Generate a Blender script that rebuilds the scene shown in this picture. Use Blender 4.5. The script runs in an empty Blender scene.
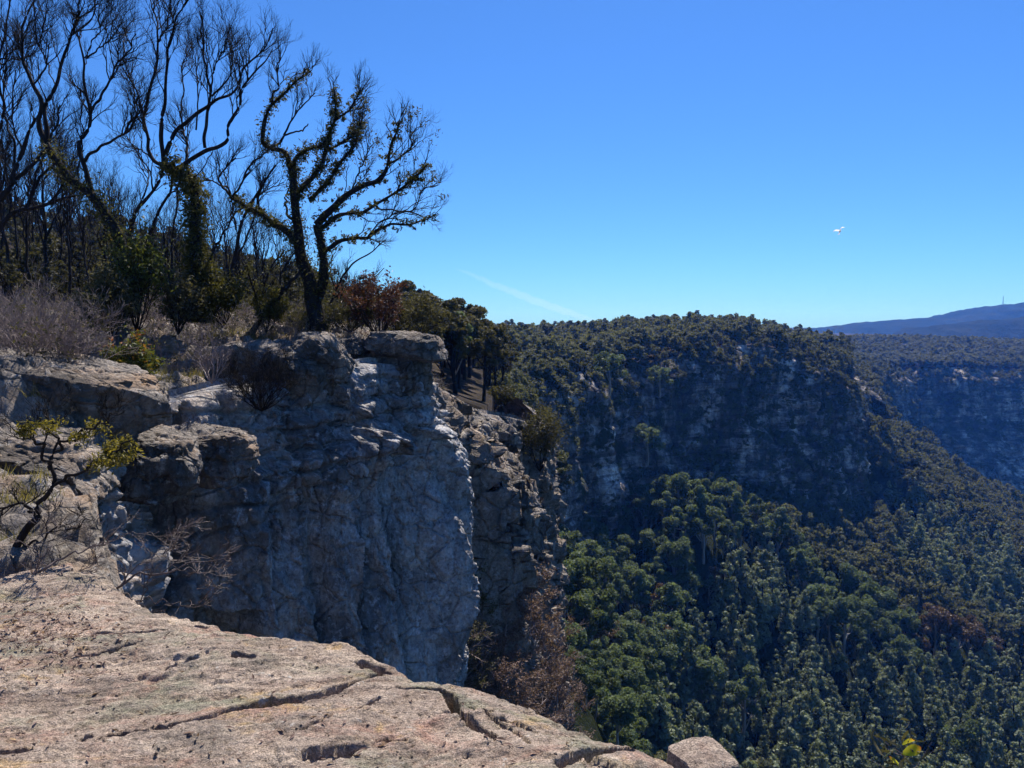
import bpy, math, random
import numpy as np
from mathutils import Vector

# ------------------------------------------------------------------ camera, sky, sun, exposure
S = bpy.context.scene
COL = S.collection
F_PX = 773.0
PITCH = math.radians(4.37)
cam_d = bpy.data.cameras.new('camera')
cam_d.sensor_fit = 'HORIZONTAL'
cam_d.sensor_width = 36.0
cam_d.lens = 36.0 * F_PX / 1024.0
cam_d.clip_start = 0.05
cam_d.clip_end = 30000.0
cam = bpy.data.objects.new('camera', cam_d)
cam.rotation_euler = (math.pi / 2 - PITCH, 0, 0)
COL.objects.link(cam)
S.camera = cam

SUN_AZ = math.radians(12.0)      # to the right of the view direction
SUN_EL = math.radians(54.0)
world = bpy.data.worlds.new('World')
S.world = world
world.use_nodes = True
wn = world.node_tree.nodes
wl = world.node_tree.links
wbg = wn['Background']
sky = wn.new('ShaderNodeTexSky')
sky.sky_type = 'NISHITA'
sky.sun_disc = False
sky.sun_elevation = SUN_EL
sky.sun_rotation = SUN_AZ
sky.altitude = 600
sky.air_density = 1.0
sky.dust_density = 0.35
sky.ozone_density = 6.0
hs = wn.new('ShaderNodeMix')          # the deep blue of clear mountain air
hs.data_type = 'RGBA'
hs.blend_type = 'MULTIPLY'
hs.inputs[0].default_value = 1.0
hs.inputs[7].default_value = (0.35, 0.63, 0.98, 1)
wl.new(sky.outputs[0], hs.inputs[6])
wl.new(hs.outputs[2], wbg.inputs['Color'])
wbg.inputs['Strength'].default_value = 0.076

sun_d = bpy.data.lights.new('sun', 'SUN')
sun_d.energy = 4.6
sun_d.angle = math.radians(0.5)
sun_d.color = (1.0, 0.93, 0.84)
sun = bpy.data.objects.new('sun', sun_d)
SUNV = Vector((math.sin(SUN_AZ) * math.cos(SUN_EL), math.cos(SUN_AZ) * math.cos(SUN_EL), math.sin(SUN_EL)))
sun.rotation_euler = SUNV.to_track_quat('Z', 'Y').to_euler()
COL.objects.link(sun)

S.view_settings.view_transform = 'Standard'
S.view_settings.look = 'None'
S.view_settings.gamma = 1.0
S.view_settings.exposure = 0.9
S.cycles.use_denoising = True
S.cycles.max_bounces = 5
S.cycles.diffuse_bounces = 4
S.cycles.transparent_max_bounces = 8

HAZE_DENSITY = 0.00016
HAZE_COLOR = (0.05, 0.24, 1.0, 1)

rng = np.random.default_rng(7)
random.seed(7)

# ------------------------------------------------------------------ pixel -> world helpers (layout read off the photograph)
CP, SP = math.cos(PITCH), math.sin(PITCH)


def W(px, py, d):
    a = (px - 512.0) / F_PX
    b = (384.0 - py) / F_PX
    dy = CP + b * SP
    dz = -SP + b * CP
    k = d / dy
    return np.array([a * k, d, dz * k])


def Zof(py, d):
    return W(512, py, d)[2]


def Xof(px, d):
    return W(px, 330, d)[0]


def proj(P):
    P = np.asarray(P, float)
    x, y, z = P[..., 0], P[..., 1], P[..., 2]
    f = y * CP - z * SP
    u = y * SP + z * CP
    f = np.where(f > 0.1, f, 0.1)
    return 512 + F_PX * x / f, 384 - F_PX * u / f


# ------------------------------------------------------------------ noise
def _hash(i, j, k, s):
    h = (i.astype(np.uint32) * np.uint32(374761393) + j.astype(np.uint32) * np.uint32(668265263)
         + k.astype(np.uint32) * np.uint32(2147483647 - 1013904223) + np.uint32((s * 974634777) & 0xffffffff))
    h = (h ^ (h >> np.uint32(13))) * np.uint32(1274126177)
    h = (h ^ (h >> np.uint32(16))) * np.uint32(2246822519)
    return (h ^ (h >> np.uint32(15)))


def vnoise(P, seed=0):
    """value noise in [-1, 1]; P (n,3)"""
    f = np.floor(P)
    i = f.astype(np.int64)
    t = P - f
    t = t * t * t * (t * (t * 6 - 15) + 10)
    out = 0
    for dx in (0, 1):
        wx = t[:, 0] if dx else 1 - t[:, 0]
        for dy in (0, 1):
            wy = t[:, 1] if dy else 1 - t[:, 1]
            for dz in (0, 1):
                wz = t[:, 2] if dz else 1 - t[:, 2]
                h = _hash(i[:, 0] + dx, i[:, 1] + dy, i[:, 2] + dz, seed)
                out = out + wx * wy * wz * (h.astype(np.float64) / 2147483648.0 - 1.0)
    return out


_ROT = np.array([[0.80, 0.52, -0.30], [-0.60, 0.72, -0.35], [0.03, 0.46, 0.89]])


def fbm(P, octaves=5, gain=0.5, seed=0):
    P = np.asarray(P, float)
    a, out, n = 1.0, 0, 0
    for o in range(octaves):
        out = out + a * vnoise(P, seed + o * 17)
        n += a
        a *= gain
        P = P @ _ROT.T * 2.03 + 11.3
    return out / n


def ridged(P, octaves=5, gain=0.5, seed=0):
    P = np.asarray(P, float)
    a, out, n = 1.0, 0, 0
    for o in range(octaves):
        out = out + a * (1 - 2 * np.abs(vnoise(P, seed + o * 17)))
        n += a
        a *= gain
        P = P @ _ROT.T * 2.1 + 5.7
    return out / n


def cells(P, seed=0):
    """cellular noise: (random per cell in [-1,1], F1, F2)"""
    P = np.asarray(P, float)
    f = np.floor(P).astype(np.int64)
    n = len(P)
    b1 = np.full(n, 9.0)
    b2 = np.full(n, 9.0)
    r1 = np.zeros(n)
    for dx in (-1, 0, 1):
        for dy in (-1, 0, 1):
            for dz in (-1, 0, 1):
                ci, cj, ck = f[:, 0] + dx, f[:, 1] + dy, f[:, 2] + dz
                hx = _hash(ci, cj, ck, seed) / 4294967296.0
                hy = _hash(ci, cj, ck, seed + 1) / 4294967296.0
                hz = _hash(ci, cj, ck, seed + 2) / 4294967296.0
                d = (ci + hx - P[:, 0]) ** 2 + (cj + hy - P[:, 1]) ** 2 + (ck + hz - P[:, 2]) ** 2
                r = _hash(ci, cj, ck, seed + 3) / 2147483648.0 - 1
                near = d < b1
                b2 = np.where(near, b1, np.minimum(b2, d))
                r1 = np.where(near, r, r1)
                b1 = np.where(near, d, b1)
    return r1, np.sqrt(b1), np.sqrt(b2)


def unit(v):
    return v / (np.linalg.norm(v, axis=-1, keepdims=True) + 1e-9)


def facets(P, seed=0, tilt=0.8):
    """blocky broken rock: every cell is a tilted plane at its own depth"""
    P = np.asarray(P, float)
    f = np.floor(P).astype(np.int64)
    best = np.full(len(P), 9.0)
    out = np.zeros(len(P))
    for dx in (-1, 0, 1):
        for dy in (-1, 0, 1):
            for dz in (-1, 0, 1):
                ci, cj, ck = f[:, 0] + dx, f[:, 1] + dy, f[:, 2] + dz
                h = [_hash(ci, cj, ck, seed + q) / 4294967296.0 for q in range(7)]
                v = np.stack([P[:, 0] - ci - h[0], P[:, 1] - cj - h[1], P[:, 2] - ck - h[2]], 1)
                d = (v * v).sum(1)
                val = (h[3] * 2 - 1) * 0.6 + tilt * (v[:, 0] * (h[4] * 2 - 1) + v[:, 1] * (h[5] * 2 - 1) + v[:, 2] * (h[6] * 2 - 1.2))
                m = d < best
                out = np.where(m, val, out)
                best = np.where(m, d, best)
    return out


def smooth(a, b, x):
    t = np.clip((x - a) / (b - a), 0, 1)
    return t * t * (3 - 2 * t)


# ------------------------------------------------------------------ mesh helpers
def make_mesh(name, V, faces, mat, parent=None, attr=None, shade=True, n=None):
    """V (nv,3); faces (nf,k) int array, or list of such arrays with different k"""
    V = np.ascontiguousarray(V, dtype=np.float32)
    if not isinstance(faces, list):
        faces = [faces]
    faces = [np.asarray(f, np.int32) for f in faces if len(f)]
    me = bpy.data.meshes.new(name)
    me.vertices.add(len(V))
    me.vertices.foreach_set('co', V.ravel())
    loops = np.concatenate([f.ravel() for f in faces]).astype(np.int32)
    tot = np.concatenate([np.full(len(f), f.shape[1], np.int32) for f in faces])
    start = np.concatenate([[0], np.cumsum(tot)[:-1]]).astype(np.int32)
    me.loops.add(len(loops))
    me.loops.foreach_set('vertex_index', loops)
    me.polygons.add(len(tot))
    me.polygons.foreach_set('loop_start', start)
    me.polygons.foreach_set('loop_total', tot)
    me.polygons.foreach_set('use_smooth', np.full(len(tot), shade, dtype=bool))
    me.update(calc_edges=True)
    if attr is not None:
        for k, v in attr.items():
            a = me.attributes.new(k, 'FLOAT', 'POINT')
            a.data.foreach_set('value', np.ascontiguousarray(v, np.float32))
    me.materials.append(mat)
    o = bpy.data.objects.new(name, me)
    COL.objects.link(o)
    if parent is not None:
        o.parent = parent
    return o


def tag(o, label=None, cat=None, group=None, kind=None):
    if label:
        o['label'] = label
    if cat:
        o['category'] = cat
    if group:
        o['group'] = group
    if kind:
        o['kind'] = kind
    return o


def empty(name, loc, label, cat, group=None, rz=0.0):
    o = bpy.data.objects.new(name, None)
    o.location = [float(c) for c in loc]
    o.rotation_euler = (0, 0, rz)
    o.empty_display_size = 0.3
    COL.objects.link(o)
    return tag(o, label, cat, group)


def dup(root, loc, rz=0.0, sc=(1, 1, 1), label=None, group=None):
    r = root.copy()
    COL.objects.link(r)
    r.location = [float(c) for c in loc]
    r.rotation_euler = (0, 0, rz)
    r.scale = sc
    if label:
        r['label'] = label
    if group:
        r['group'] = group
    for ch in list(root.children):
        c = ch.copy()
        COL.objects.link(c)
        c.parent = r
    return r


def grid_faces(nu, nv):
    a = np.arange((nu - 1) * (nv - 1))
    i, j = a // (nv - 1), a % (nv - 1)
    b = i * nv + j
    return np.stack([b, b + nv, b + nv + 1, b + 1], 1)


# ------------------------------------------------------------------ materials
def new_mat(name):
    m = bpy.data.materials.new(name)
    m.use_nodes = True
    nt = m.node_tree
    nt.nodes.clear()
    out = nt.nodes.new('ShaderNodeOutputMaterial')
    return m, nt, out


class NB:
    """small node builder"""

    def __init__(self, nt):
        self.nt = nt
        self.co = nt.nodes.new('ShaderNodeTexCoord').outputs['Object']

    def link(self, a, b):
        self.nt.links.new(a, b)

    def mapping(self, scale=(1, 1, 1), rot=(0, 0, 0), vec=None):
        n = self.nt.nodes.new('ShaderNodeMapping')
        n.inputs['Scale'].default_value = scale
        n.inputs['Rotation'].default_value = rot
        self.link(vec or self.co, n.inputs['Vector'])
        return n.outputs[0]

    def noise(self, scale, detail=6, rough=0.6, vec=None, dist=0.0):
        n = self.nt.nodes.new('ShaderNodeTexNoise')
        n.inputs['Scale'].default_value = scale
        n.inputs['Detail'].default_value = detail
        n.inputs['Roughness'].default_value = rough
        n.inputs['Distortion'].default_value = dist
        self.link(vec or self.co, n.inputs['Vector'])
        return n.outputs['Fac']

    def voro(self, scale, vec=None, feature='F1'):
        n = self.nt.nodes.new('ShaderNodeTexVoronoi')
        n.feature = feature
        n.inputs['Scale'].default_value = scale
        self.link(vec or self.co, n.inputs['Vector'])
        return n.outputs['Distance']

    def ramp(self, fac, stops):
        n = self.nt.nodes.new('ShaderNodeValToRGB')
        el = n.color_ramp.elements
        while len(el) < len(stops):
            el.new(0.5)
        for e, (p, c) in zip(el, stops):
            e.position = p
            e.color = (c, c, c, 1) if isinstance(c, (int, float)) else (*c, 1)
        self.link(fac, n.inputs[0])
        return n.outputs['Color']

    def mix(self, fac, a, b, mode='MIX'):
        n = self.nt.nodes.new('ShaderNodeMix')
        n.data_type = 'RGBA'
        n.blend_type = mode
        for sock, v in ((n.inputs[0], fac), (n.inputs[6], a), (n.inputs[7], b)):
            if isinstance(v, (int, float)):
                sock.default_value = v
            elif isinstance(v, tuple):
                sock.default_value = (*v, 1)
            else:
                self.link(v, sock)
        return n.outputs[2]

    def math(self, op, a, b=0.0):
        n = self.nt.nodes.new('ShaderNodeMath')
        n.operation = op
        for sock, v in ((n.inputs[0], a), (n.inputs[1], b)):
            if isinstance(v, (int, float)):
                sock.default_value = v
            else:
                self.link(v, sock)
        return n.outputs[0]

    def attr(self, name):
        n = self.nt.nodes.new('ShaderNodeAttribute')
        n.attribute_name = name
        return n.outputs['Fac']

    def bump(self, h, strength=0.5, dist=0.1, normal=None):
        n = self.nt.nodes.new('ShaderNodeBump')
        n.inputs['Strength'].default_value = strength
        n.inputs['Distance'].default_value = dist
        self.link(h, n.inputs['Height'])
        if normal is not None:
            self.link(normal, n.inputs['Normal'])
        return n.outputs[0]

    def principled(self, color, rough=0.9, normal=None, spec=0.3):
        n = self.nt.nodes.new('ShaderNodeBsdfPrincipled')
        if isinstance(color, tuple):
            n.inputs['Base Color'].default_value = (*color, 1)
        else:
            self.link(color, n.inputs['Base Color'])
        n.inputs['Roughness'].default_value = rough
        n.inputs['Specular IOR Level'].default_value = spec
        if normal is not None:
            self.link(normal, n.inputs['Normal'])
        return n.outputs[0]


def mat_slab():
    m, nt, out = new_mat('ledge_sandstone')
    b = NB(nt)
    g = b.mapping((1.0, 1.9, 2.0), (0, 0, math.radians(-14)))
    big = b.noise(0.55, 5, 0.6)
    mid = b.noise(3.2, 8, 0.65, g, 0.4)
    fine = b.noise(30, 8, 0.78)
    spk = b.noise(120, 3, 0.7)
    c = b.ramp(mid, [(0.25, (0.17, 0.135, 0.115)), (0.45, (0.33, 0.275, 0.235)), (0.6, (0.44, 0.38, 0.325)), (0.8, (0.54, 0.48, 0.41))])
    red = b.ramp(b.noise(1.25, 7, 0.72, g, 0.8), [(0.52, 0.0), (0.66, 0.6)])
    c = b.mix(red, c, (0.34, 0.18, 0.14))
    och = b.ramp(b.noise(1.9, 7, 0.7, b.mapping((1, 1.6, 1), (0, 0, 0.2)), 0.6), [(0.57, 0.0), (0.66, 0.7)])
    c = b.mix(och, c, (0.45, 0.32, 0.15))
    grn = b.ramp(b.noise(0.95, 7, 0.68, b.mapping((1, 1.7, 1), (0, 0, 0.5)), 0.6), [(0.53, 0.0), (0.64, 0.7)])
    c = b.mix(grn, c, (0.19, 0.225, 0.165))
    gry = b.ramp(b.noise(2.3, 8, 0.75, None, 0.4), [(0.52, 0.0), (0.60, 0.75)])
    c = b.mix(gry, c, (0.20, 0.18, 0.16))
    c = b.mix(1.0, c, (1.14, 1.06, 0.99), 'MULTIPLY')
    c = b.mix(1.0, c, b.ramp(fine, [(0.32, 0.25), (0.46, 0.85), (0.56, 1.1), (0.70, 1.55)]), 'MULTIPLY')
    c = b.mix(0.9, c, b.ramp(spk, [(0.32, 0.45), (0.5, 1.0), (0.7, 1.45)]), 'MULTIPLY')
    lich = b.ramp(b.noise(7, 7, 0.8, None, 0.5), [(0.60, 0.0), (0.66, 0.55)])
    c = b.mix(lich, c, (0.075, 0.072, 0.068))
    pal = b.ramp(b.noise(11, 6, 0.8, None, 0.3), [(0.62, 0.0), (0.66, 0.8)])
    c = b.mix(pal, c, (0.62, 0.60, 0.55))
    h = b.math('ADD', b.math('MULTIPLY', mid, 0.8), b.math('ADD', b.math('MULTIPLY', fine, 0.30), b.math('MULTIPLY', spk, 0.06)))
    nrm = b.bump(h, 1.0, 0.10)
    b.link(b.principled(c, 0.85, nrm, 0.25), out.inputs[0])
    return m


def mat_cliff(name, scale=1.0, pale=1.0, veg=0.0, warm=0.0, strata=0.0, hue=(1, 1, 1), lo=0.35):
    m, nt, out = new_mat(name)
    b = NB(nt)
    s = scale
    st = b.mapping((1.0, 1.0, 0.22))
    big = b.noise(0.25 * s, 6, 0.6)
    mid = b.noise(1.6 * s, 8, 0.7)
    fine = b.noise(9 * s, 8, 0.75)
    streak = b.noise(1.1 * s, 7, 0.7, st, 0.3)
    c = b.ramp(mid, [(0.28, (0.10 * pale, 0.088 * pale, 0.08 * pale)), (0.5, (0.24 * pale, 0.21 * pale, 0.185 * pale)),
                     (0.72, (0.38 * pale, 0.335 * pale, 0.29 * pale))])
    ochre = b.ramp(b.noise(0.7 * s, 5, 0.6), [(0.5, 0.0), (0.7, 0.45 + warm)])
    c = b.mix(ochre, c, (0.36 * pale, 0.22 * pale, 0.12 * pale))
    c = b.mix(0.85, c, b.ramp(streak, [(0.3, lo), (0.5, 0.95), (0.65, 1.15)]), 'MULTIPLY')
    c = b.mix(0.9, c, b.ramp(fine, [(0.32, 0.32), (0.48, 0.95), (0.70, 1.4)]), 'MULTIPLY')
    c = b.mix(b.ramp(big, [(0.49, 0.0), (0.62, 0.75)]), c, (0.05 * pale, 0.047 * pale, 0.045 * pale))
    ck = b.voro(1.1 * s, b.mix(0.25, b.co, b.noise(1.5 * s, 5, 0.6), 'ADD'), 'DISTANCE_TO_EDGE')
    c = b.mix(1.0, c, b.ramp(ck, [(0.0, 0.70), (0.02, 0.9), (0.05, 1.0)]), 'MULTIPLY')
    pal = b.ramp(b.noise(2.6 * s, 8, 0.78), [(0.54, 0.0), (0.64, 0.6)])
    c = b.mix(pal, c, (0.44 * pale, 0.42 * pale, 0.40 * pale))
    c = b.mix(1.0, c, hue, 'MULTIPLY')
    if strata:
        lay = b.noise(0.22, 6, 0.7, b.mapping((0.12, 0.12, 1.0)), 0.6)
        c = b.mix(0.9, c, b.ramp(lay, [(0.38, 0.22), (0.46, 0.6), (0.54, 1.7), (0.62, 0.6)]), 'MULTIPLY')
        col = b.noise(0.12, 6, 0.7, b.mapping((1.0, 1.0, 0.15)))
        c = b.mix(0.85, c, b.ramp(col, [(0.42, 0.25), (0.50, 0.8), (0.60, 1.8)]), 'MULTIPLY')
    if veg > 0:
        v = b.noise(0.9 * s, 8, 0.72)
        c = b.mix(b.ramp(v, [(0.62 - veg * 0.3, 0.0), (0.70 - veg * 0.3, 1.0)]), c, (0.035, 0.045, 0.022))
    ck2 = b.voro(3.4 * s, b.mix(0.2, b.mapping((1, 1, 0.6)), b.noise(3 * s, 5, 0.6), 'ADD'), 'DISTANCE_TO_EDGE')
    c = b.mix(1.0, c, b.ramp(ck2, [(0.0, 0.78), (0.03, 0.95), (0.08, 1.0)]), 'MULTIPLY')
    h = b.math('ADD', b.math('MULTIPLY', mid, 0.7), b.math('ADD', b.math('MULTIPLY', fine, 0.34), b.math('MULTIPLY', streak, 0.35)))
    h = b.math('ADD', h, b.math('ADD', b.math('MULTIPLY', b.ramp(ck, [(0.0, 0.0), (0.07, 1.0)]), 0.35), b.math('MULTIPLY', b.ramp(ck2, [(0.0, 0.0), (0.12, 1.0)]), 0.09)))
    nrm = b.bump(h, 1.0, 0.40 / s)
    b.link(b.principled(c, 0.9, nrm, 0.3), out.inputs[0])
    return m


def mat_soil(name, c1, c2, c3, scale=1.0):
    m, nt, out = new_mat(name)
    b = NB(nt)
    n1 = b.noise(0.6 * scale, 8, 0.7)
    n2 = b.noise(7 * scale, 8, 0.75)
    c = b.ramp(n1, [(0.3, c1), (0.5, c2), (0.7, c3)])
    c = b.mix(0.9, c, b.ramp(n2, [(0.3, 0.4), (0.5, 1.0), (0.7, 1.3)]), 'MULTIPLY')
    nrm = b.bump(b.math('ADD', n1, b.math('MULTIPLY', n2, 0.3)), 1.0, 0.3 / scale)
    b.link(b.principled(c, 0.95, nrm, 0.02), out.inputs[0])
    return m


def mat_leaf(name, dark, light, trans=0.35, gloss=0.10, rough=0.45, tip=None):
    """leaf colour varies from clump to clump by the mesh attribute «tint» and from plant to plant"""
    m, nt, out = new_mat(name)
    b = NB(nt)
    oi = nt.nodes.new('ShaderNodeObjectInfo').outputs['Random']
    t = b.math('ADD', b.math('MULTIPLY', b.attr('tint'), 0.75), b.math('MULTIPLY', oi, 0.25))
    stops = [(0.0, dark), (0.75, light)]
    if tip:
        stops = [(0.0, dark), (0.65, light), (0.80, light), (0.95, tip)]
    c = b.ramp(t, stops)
    d = nt.nodes.new('ShaderNodeBsdfPrincipled')
    b.link(c, d.inputs['Base Color'])
    d.inputs['Roughness'].default_value = rough
    d.inputs['Specular IOR Level'].default_value = gloss * 5
    tr = nt.nodes.new('ShaderNodeBsdfTranslucent')
    b.link(b.mix(1.0, c, (1.25, 1.15, 0.55), 'MULTIPLY'), tr.inputs[0])
    m2 = nt.nodes.new('ShaderNodeMixShader')
    m2.inputs[0].default_value = trans
    b.link(d.outputs[0], m2.inputs[1])
    b.link(tr.outputs[0], m2.inputs[2])
    b.link(m2.outputs[0], out.inputs[0])
    return m


def mat_bark(name, c1, c2, scale=6.0, rough=0.7, spec=0.4):
    m, nt, out = new_mat(name)
    b = NB(nt)
    v = b.mapping((1, 1, 0.25))
    n = b.noise(scale, 7, 0.7, v)
    c = b.ramp(n, [(0.3, c1), (0.7, c2)])
    b.link(b.principled(c, rough, b.bump(n, 0.8, 0.05), spec), out.inputs[0])
    return m


def mat_plain(name, c, rough=0.7, spec=0.3):
    m, nt, out = new_mat(name)
    b = NB(nt)
    n = b.noise(5, 4, 0.6)
    col = b.mix(1.0, c, b.ramp(n, [(0.3, 0.75), (0.7, 1.1)]), 'MULTIPLY')
    b.link(b.principled(col, rough, None, spec), out.inputs[0])
    return m


M = {}
M['slab'] = mat_slab()
M['cliff'] = mat_cliff('cliff_sandstone', 1.0, 2.35, 0, -0.05, 0, (0.88, 0.97, 1.10), 0.32)  # bluish tint puts the blue skylight on this wall into the rock colour
M['buttress'] = mat_cliff('buttress_sandstone', 0.8, 1.25, 0.08, 0.0)
M['boulder'] = mat_cliff('boulder_sandstone', 1.6, 1.15, 0.0, 0.15)
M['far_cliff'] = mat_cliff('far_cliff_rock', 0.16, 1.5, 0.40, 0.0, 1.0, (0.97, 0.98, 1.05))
M['bank'] = mat_cliff('bank_rock', 1.4, 1.25, 0.0, 0.3)
M['soil'] = mat_soil('burnt_soil', (0.020, 0.018, 0.015), (0.045, 0.037, 0.030), (0.10, 0.08, 0.06))
M['forest_floor'] = mat_soil('forest_floor', (0.012, 0.016, 0.008), (0.022, 0.028, 0.013), (0.035, 0.04, 0.02), 0.15)
M['far_hill'] = mat_soil('far_hill_forest', (0.010, 0.014, 0.008), (0.018, 0.023, 0.013), (0.034, 0.037, 0.024), 0.02)
M['burnt_bark'] = mat_bark('burnt_bark', (0.006, 0.005, 0.005), (0.032, 0.026, 0.024), 6.0, 0.85, 0.15)
M['twig'] = mat_bark('dead_twig', (0.10, 0.072, 0.068), (0.30, 0.225, 0.205), 4.0, 0.55, 0.5)
M['pale_bark'] = mat_bark('pale_bark', (0.12, 0.10, 0.085), (0.34, 0.31, 0.27), 1.5)
M['leaf_gum'] = mat_leaf('gum_leaves', (0.034, 0.048, 0.022), (0.135, 0.185, 0.105), 0.45, 0.04, 0.6)
M['leaf_brown'] = mat_leaf('scorched_leaves', (0.055, 0.040, 0.026), (0.135, 0.095, 0.055), 0.3, 0.04)
M['leaf_rain'] = mat_leaf('rainforest_leaves', (0.028, 0.042, 0.024), (0.22, 0.265, 0.175), 0.30, 0.045, 0.6)
M['leaf_epi'] = mat_leaf('epicormic_leaves', (0.030, 0.034, 0.014), (0.10, 0.098, 0.035), 0.4, 0.02, 0.6)
M['leaf_green'] = mat_leaf('bright_shrub_leaves', (0.025, 0.045, 0.014), (0.10, 0.115, 0.028), 0.4, 0.04, 0.5, (0.30, 0.10, 0.03))
M['leaf_tuft'] = mat_leaf('yellow_tuft_leaves', (0.07, 0.07, 0.018), (0.22, 0.19, 0.04), 0.5, 0.04, 0.5, (0.38, 0.15, 0.03))
M['leaf_dry'] = mat_leaf('dead_brown_leaves', (0.10, 0.065, 0.055), (0.24, 0.165, 0.14), 0.3, 0.03)
M['leaf_rust'] = mat_leaf('rust_leaves', (0.05, 0.026, 0.022), (0.13, 0.06, 0.045), 0.3, 0.03)
M['leaf_scrub'] = mat_leaf('scrub_leaves', (0.032, 0.034, 0.020), (0.105, 0.10, 0.058), 0.35, 0.02, 0.6)
M['leaf_far'] = mat_leaf('far_gum_leaves', (0.034, 0.042, 0.024), (0.135, 0.145, 0.088), 0.40, 0.02, 0.6)
M['grass'] = mat_leaf('dry_grass', (0.09, 0.09, 0.035), (0.25, 0.22, 0.10), 0.4, 0.03)

# ------------------------------------------------------------------ rim of the plateau in plan: (px, depth, rim py)
RIM_PX = [(150, 4.6, 0), (119, 5.8, 593), (104, 7.5, 570), (98, 9.5, 520), (92, 12, 470), (88, 15.5, 440), (108, 17.5, 418), (170, 18.7, 400),
          (230, 20.3, 385), (300, 22.3, 375), (380, 25.0, 362), (414, 26.6, 366), (428, 28.2, 372), (424, 31, 378),
          (440, 36, 388), (480, 42, 412), (520, 47, 418), (546, 50, 428), (545, 58, 420), (528, 75, 405), (510, 100, 398),
          (505, 130, 392), (508, 155, 390), (530, 180, 385), (570, 215, 374), (620, 245, 372), (650, 256, 365), (690, 266, 352),
          (740, 280, 346), (790, 298, 350), (824, 316, 360), (842, 340, 382), (852, 390, 382), (852, 520, 362), (900, 690, 370),
          (960, 680, 368), (1030, 700, 372), (1200, 720, 372), (1600, 760, 370)]
RIM = np.array([[Xof(p, d), d] for p, d, y in RIM_PX])
RIMZ = np.array([Zof(y, d) for p, d, y in RIM_PX])
RIMZ[0] = RIMZ[1]
# closed polygon: plateau lies to the left of / behind the rim
_poly = np.vstack([[RIM[0][0], -60], RIM, [9000, 760], [9000, 9000], [-6000, 9000], [-6000, -60]])


def inside(X, Y, poly):
    r = np.zeros(X.shape, bool)
    n = len(poly)
    for i in range(n):
        x1, y1 = poly[i]
        x2, y2 = poly[(i + 1) % n]
        if y1 == y2:
            continue
        c = ((y1 > Y) != (y2 > Y)) & (X < (x2 - x1) * (Y - y1) / (y2 - y1) + x1)
        r ^= c
    return r


def seg_dist(X, Y, pts):
    """distance to an open polyline and the parameter (segment index + fraction)"""
    best = np.full(X.shape, 1e18)
    par = np.zeros(X.shape)
    for i in range(len(pts) - 1):
        a, b = np.asarray(pts[i][:2], float), np.asarray(pts[i + 1][:2], float)
        ab = b - a
        t = np.clip(((X - a[0]) * ab[0] + (Y - a[1]) * ab[1]) / (ab @ ab + 1e-12), 0, 1)
        d = (X - a[0] - t * ab[0]) ** 2 + (Y - a[1] - t * ab[1]) ** 2
        m = d < best
        best = np.where(m, d, best)
        par = np.where(m, i + t, par)
    return np.sqrt(best), par


def rbf(pts):
    """smooth interpolation z(x, y) through scattered points"""
    P = np.array(pts, float)
    n = len(P)
    D = np.linalg.norm(P[:, None, :2] - P[None, :, :2], axis=2)
    A = np.zeros((n + 3, n + 3))
    A[:n, :n] = D + np.eye(n) * 0.5
    A[:n, n] = 1
    A[:n, n + 1:] = P[:, :2]
    A[n, :n] = 1
    A[n + 1:, :n] = P[:, :2].T
    w = np.linalg.solve(A, np.concatenate([P[:, 2], [0, 0, 0]]))

    def f(X, Y):
        X, Y = np.asarray(X, float), np.asarray(Y, float)
        sh = X.shape
        x, y = X.ravel(), Y.ravel()
        o = np.full(len(x), w[n]) + w[n + 1] * x + w[n + 2] * y
        for k in range(n):
            o += w[k] * np.hypot(x - P[k, 0], y - P[k, 1])
        return o.reshape(sh)
    return f


# height of the plateau top
_top_pts = [(x, y, z) for (x, y), z in zip(RIM, RIMZ)]
for px, py, d in [(0, 590, 6.2), (-250, 560, 7), (60, 400, 13), (0, 400, 12), (-300, 400, 12), (60, 365, 20), (0, 350, 22), (-300, 340, 22), (160, 345, 25),
                  (250, 336, 27), (315, 328, 29), (380, 330, 32), (300, 320, 40), (200, 318, 32), (100, 320, 30), (0, 322, 30), (-300, 320, 30),
                  (0, 235, 110), (100, 245, 115), (230, 275, 120), (330, 305, 125), (400, 325, 130), (-300, 200, 110), (-900, 150, 150),
                  (400, 370, 70), (440, 365, 85), (470, 365, 110), (300, 325, 70), (200, 310, 60), (60, 300, 55), (-200, 290, 55),
                  (470, 370, 150), (500, 374, 190), (450, 360, 190), (520, 364, 240), (560, 358, 280), (600, 352, 310), (640, 342, 330), (680, 335, 340), (740, 337, 360), (800, 348, 380),
                  (840, 355, 390), (862, 358, 400), (700, 336, 460), (500, 352, 400), (300, 322, 300), (0, 280, 250), (830, 355, 520),
                  (900, 349, 820), (960, 347, 830), (1024, 350, 850), (1200, 352, 850), (900, 348, 1200), (1100, 348, 1200), (600, 330, 800), (0, 300, 800)]:
    p = W(px, py, d)
    _top_pts.append((p[0], p[1], p[2]))
_top_pts += [(-10, 2, -1.2), (-6, 0, -1.8), (-25, 0, 1.5), (-4000, 4000, 20), (4000, 4000, -30), (0, 5000, 0), (-2000, 0, 60)]
top_z = rbf(_top_pts)

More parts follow.
